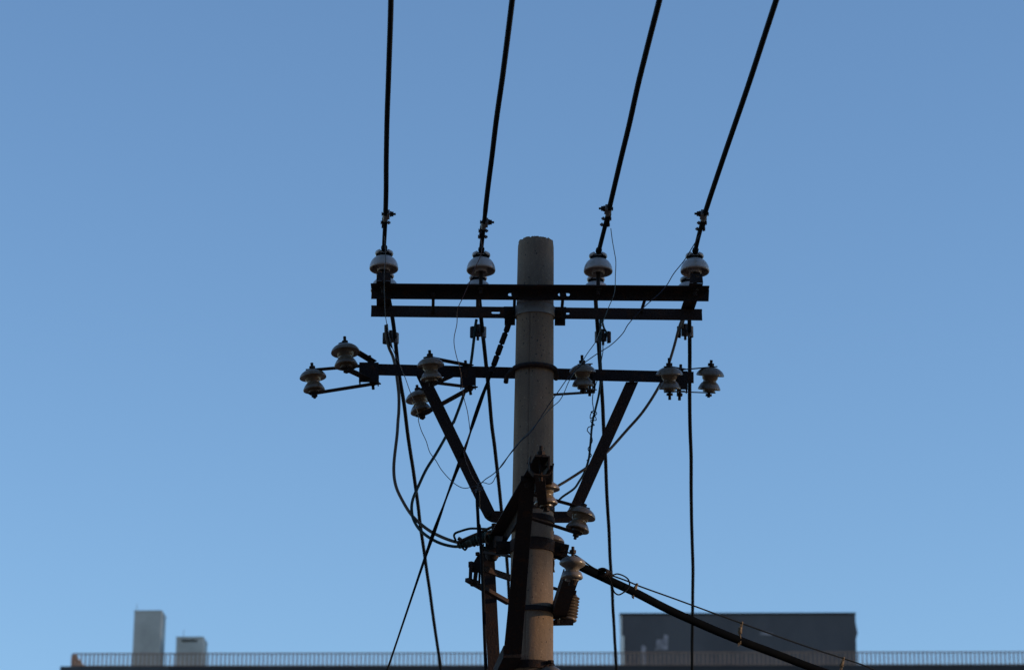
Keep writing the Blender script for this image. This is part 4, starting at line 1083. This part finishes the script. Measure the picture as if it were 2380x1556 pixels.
m_ = MB(); c0, c1 = bl(BP(*px('p', 186, 350), back - 0.05)), bl(BP(*px('p', 209, 590), back - 0.05)); bbox(m_, c0[0], c1[0], back - 0.07, back - 0.003, H - 0.73, H + c0[2]); part(m_, 'downpipe_casing', 'pale_wall', ph)
m_ = MB(); z_a = H + bl(BP(1990, 1470, back))[2]; v = [BL + bx * (b[0] + dx) + by * back + Zv * (z_a - H + dz) for dx, dz in ((0.001, 0.55), (0.085, 0.05), (0.085, -0.02), (0.001, -0.25))]
m_.prism(Vector(), by * 2.0, v); part(m_, 'wall_bulge', 'penthouse', ph)

# ------------------------------------------------------------------ unseen block added behind the camera to dim the sky light on the pole
nf = thing('apartment_building', Vector((0, -32, 0)), 'long plain block added out of view behind the camera to dim the sky light', 'building')
NB = Vector((0, -32, 0)); NH = 20.0
m_ = MB(); m_.box(NB + Zv * NH / 2, X * 70, Y_ * 6, Zv * NH / 2); part(m_, 'wall', 'street_facade', nf)
m_ = MB(); m_.box(NB + Zv * (NH + 0.3), X * 70.2, Y_ * 6.2, Zv * 0.299); part(m_, 'parapet', 'street_facade', nf)
w0 = None
for fl_ in range(6):
    for k in range(33):
        p = NB + Vector((-64 + k * 4, 6.02, 2.2 + fl_ * 3.1))
        if w0 is None:
            p00 = p
            m_ = MB(); m_.box(p, X * 0.9, Y_ * 0.03, Zv * 0.75); w0 = part(m_, 'window', 'glass', nf)
            m_ = MB()
            for dx, dz, hx, hz in ((0, 0.79, 0.98, 0.04), (0, -0.79, 0.98, 0.04), (-0.94, 0, 0.04, 0.75), (0.94, 0, 0.04, 0.75), (0, 0, 0.03, 0.75)):
                m_.box(p + Vector((dx, 0.04, dz)), X * hx, Y_ * 0.05, Zv * hz)
            f0 = part(m_, 'window_frame', 'pale_wall', nf, w0)
        else:
            w = w0.copy(); scene.collection.objects.link(w); w.location = p - p00
            f2 = f0.copy(); scene.collection.objects.link(f2); f2.parent = w

# ------------------------------------------------------------------ unseen tower added to keep the sun off the far roof
tw = thing('added_shade_tower', Vector((88, 142, 0)), 'tall plain tower added out of view at the right to shade the far roof', 'building')
TB = Vector((88, 142, 0)); TH = 62.0
m_ = MB(); m_.box(TB + Zv * TH / 2, X * 9, Y_ * 14, Zv * TH / 2); part(m_, 'wall', 'street_facade', tw)
m_ = MB(); m_.box(TB + Zv * (TH + 0.4), X * 9.2, Y_ * 14.2, Zv * 0.399); part(m_, 'parapet', 'street_facade', tw)
w0 = None
for fl_ in range(19):
    for k in range(4):
        p = TB + Vector((-6.6 + k * 4.4, -14.02, 3.0 + fl_ * 3.1))
        if w0 is None:
            p00 = p; m_ = MB(); m_.box(p, X * 1.0, Y_ * 0.03, Zv * 0.8); w0 = part(m_, 'window', 'glass', tw)
        else:
            w = w0.copy(); scene.collection.objects.link(w); w.location = p - p00

# ------------------------------------------------------------------ unseen tree added to shade the pole top from the low sun
M['leaf'] = mat('green_leaf', (0.045, 0.075, 0.022), 0.6, 0, 0.3, 3)
M['bark'] = mat('grey_bark', (0.11, 0.085, 0.06), 0.9, 0, 0.3, 12, None, 0.4, 0.65, 0.6, 60)
tb = Vector((9.8, -1.15, 0))
tr = thing('added_shade_tree', tb, 'leafy tree added out of view at the right to shade the pole top', 'tree')
m_ = MB()
tk = smoothline([tb, tb + Vector((0.05, 0.1, 2.5)), tb + Vector((-0.05, 0, 5)), tb + Vector((0.1, 0.1, 7.6)), tb + Vector((0, 0, 10.2))], 6)
m_.tube(tk, [0.17 - 0.15 * i / (len(tk) - 1) for i in range(len(tk))], 10)
trunk = part(m_, 'trunk', 'bark', tr)
rng = random.Random(3)
tips = []
for k in range(16):
    a = k * 2.4; h = 7.5 + 2.0 * (k / 16); L = 1.3 + rng.random() * 1.1
    p0 = tb + Zv * h; d = Vector((math.cos(a), math.sin(a), 0.25 + 0.4 * rng.random()))
    p1 = p0 + d * L * 0.5 + Zv * 0.1; p2 = p0 + d * L
    m_ = MB(); m_.tube(smoothline([p0, p1, p2], 4), [0.05 - 0.005 * i for i in range(9)], 7); part(m_, 'limb', 'bark', tr, trunk)
    tips += [p1, p2, p0.lerp(p2, 0.75)]
m_ = MB()
for k in range(6500):
    c = rng.choice(tips) + Vector((rng.gauss(0, 0.42), rng.gauss(0, 0.42), rng.gauss(0.1, 0.30)))
    if c.z < 7.68: continue
    n_ = Vector((rng.gauss(0, 1), rng.gauss(0, 1), rng.gauss(0, 1) + 0.6)).normalized(); u_ = n_.orthogonal().normalized(); v_ = n_.cross(u_)
    ll, ww = 0.075 + rng.random() * 0.04, 0.035 + rng.random() * 0.015
    m_.add([c - u_ * ll, c + v_ * ww + n_ * 0.01, c + u_ * ll, c - v_ * ww + n_ * 0.01], [(0, 1, 2, 3)])
cr = part(m_, 'crown', 'leaf', tr, None, 0); cr['kind'] = 'stuff'
bpy.context.view_layer.update()
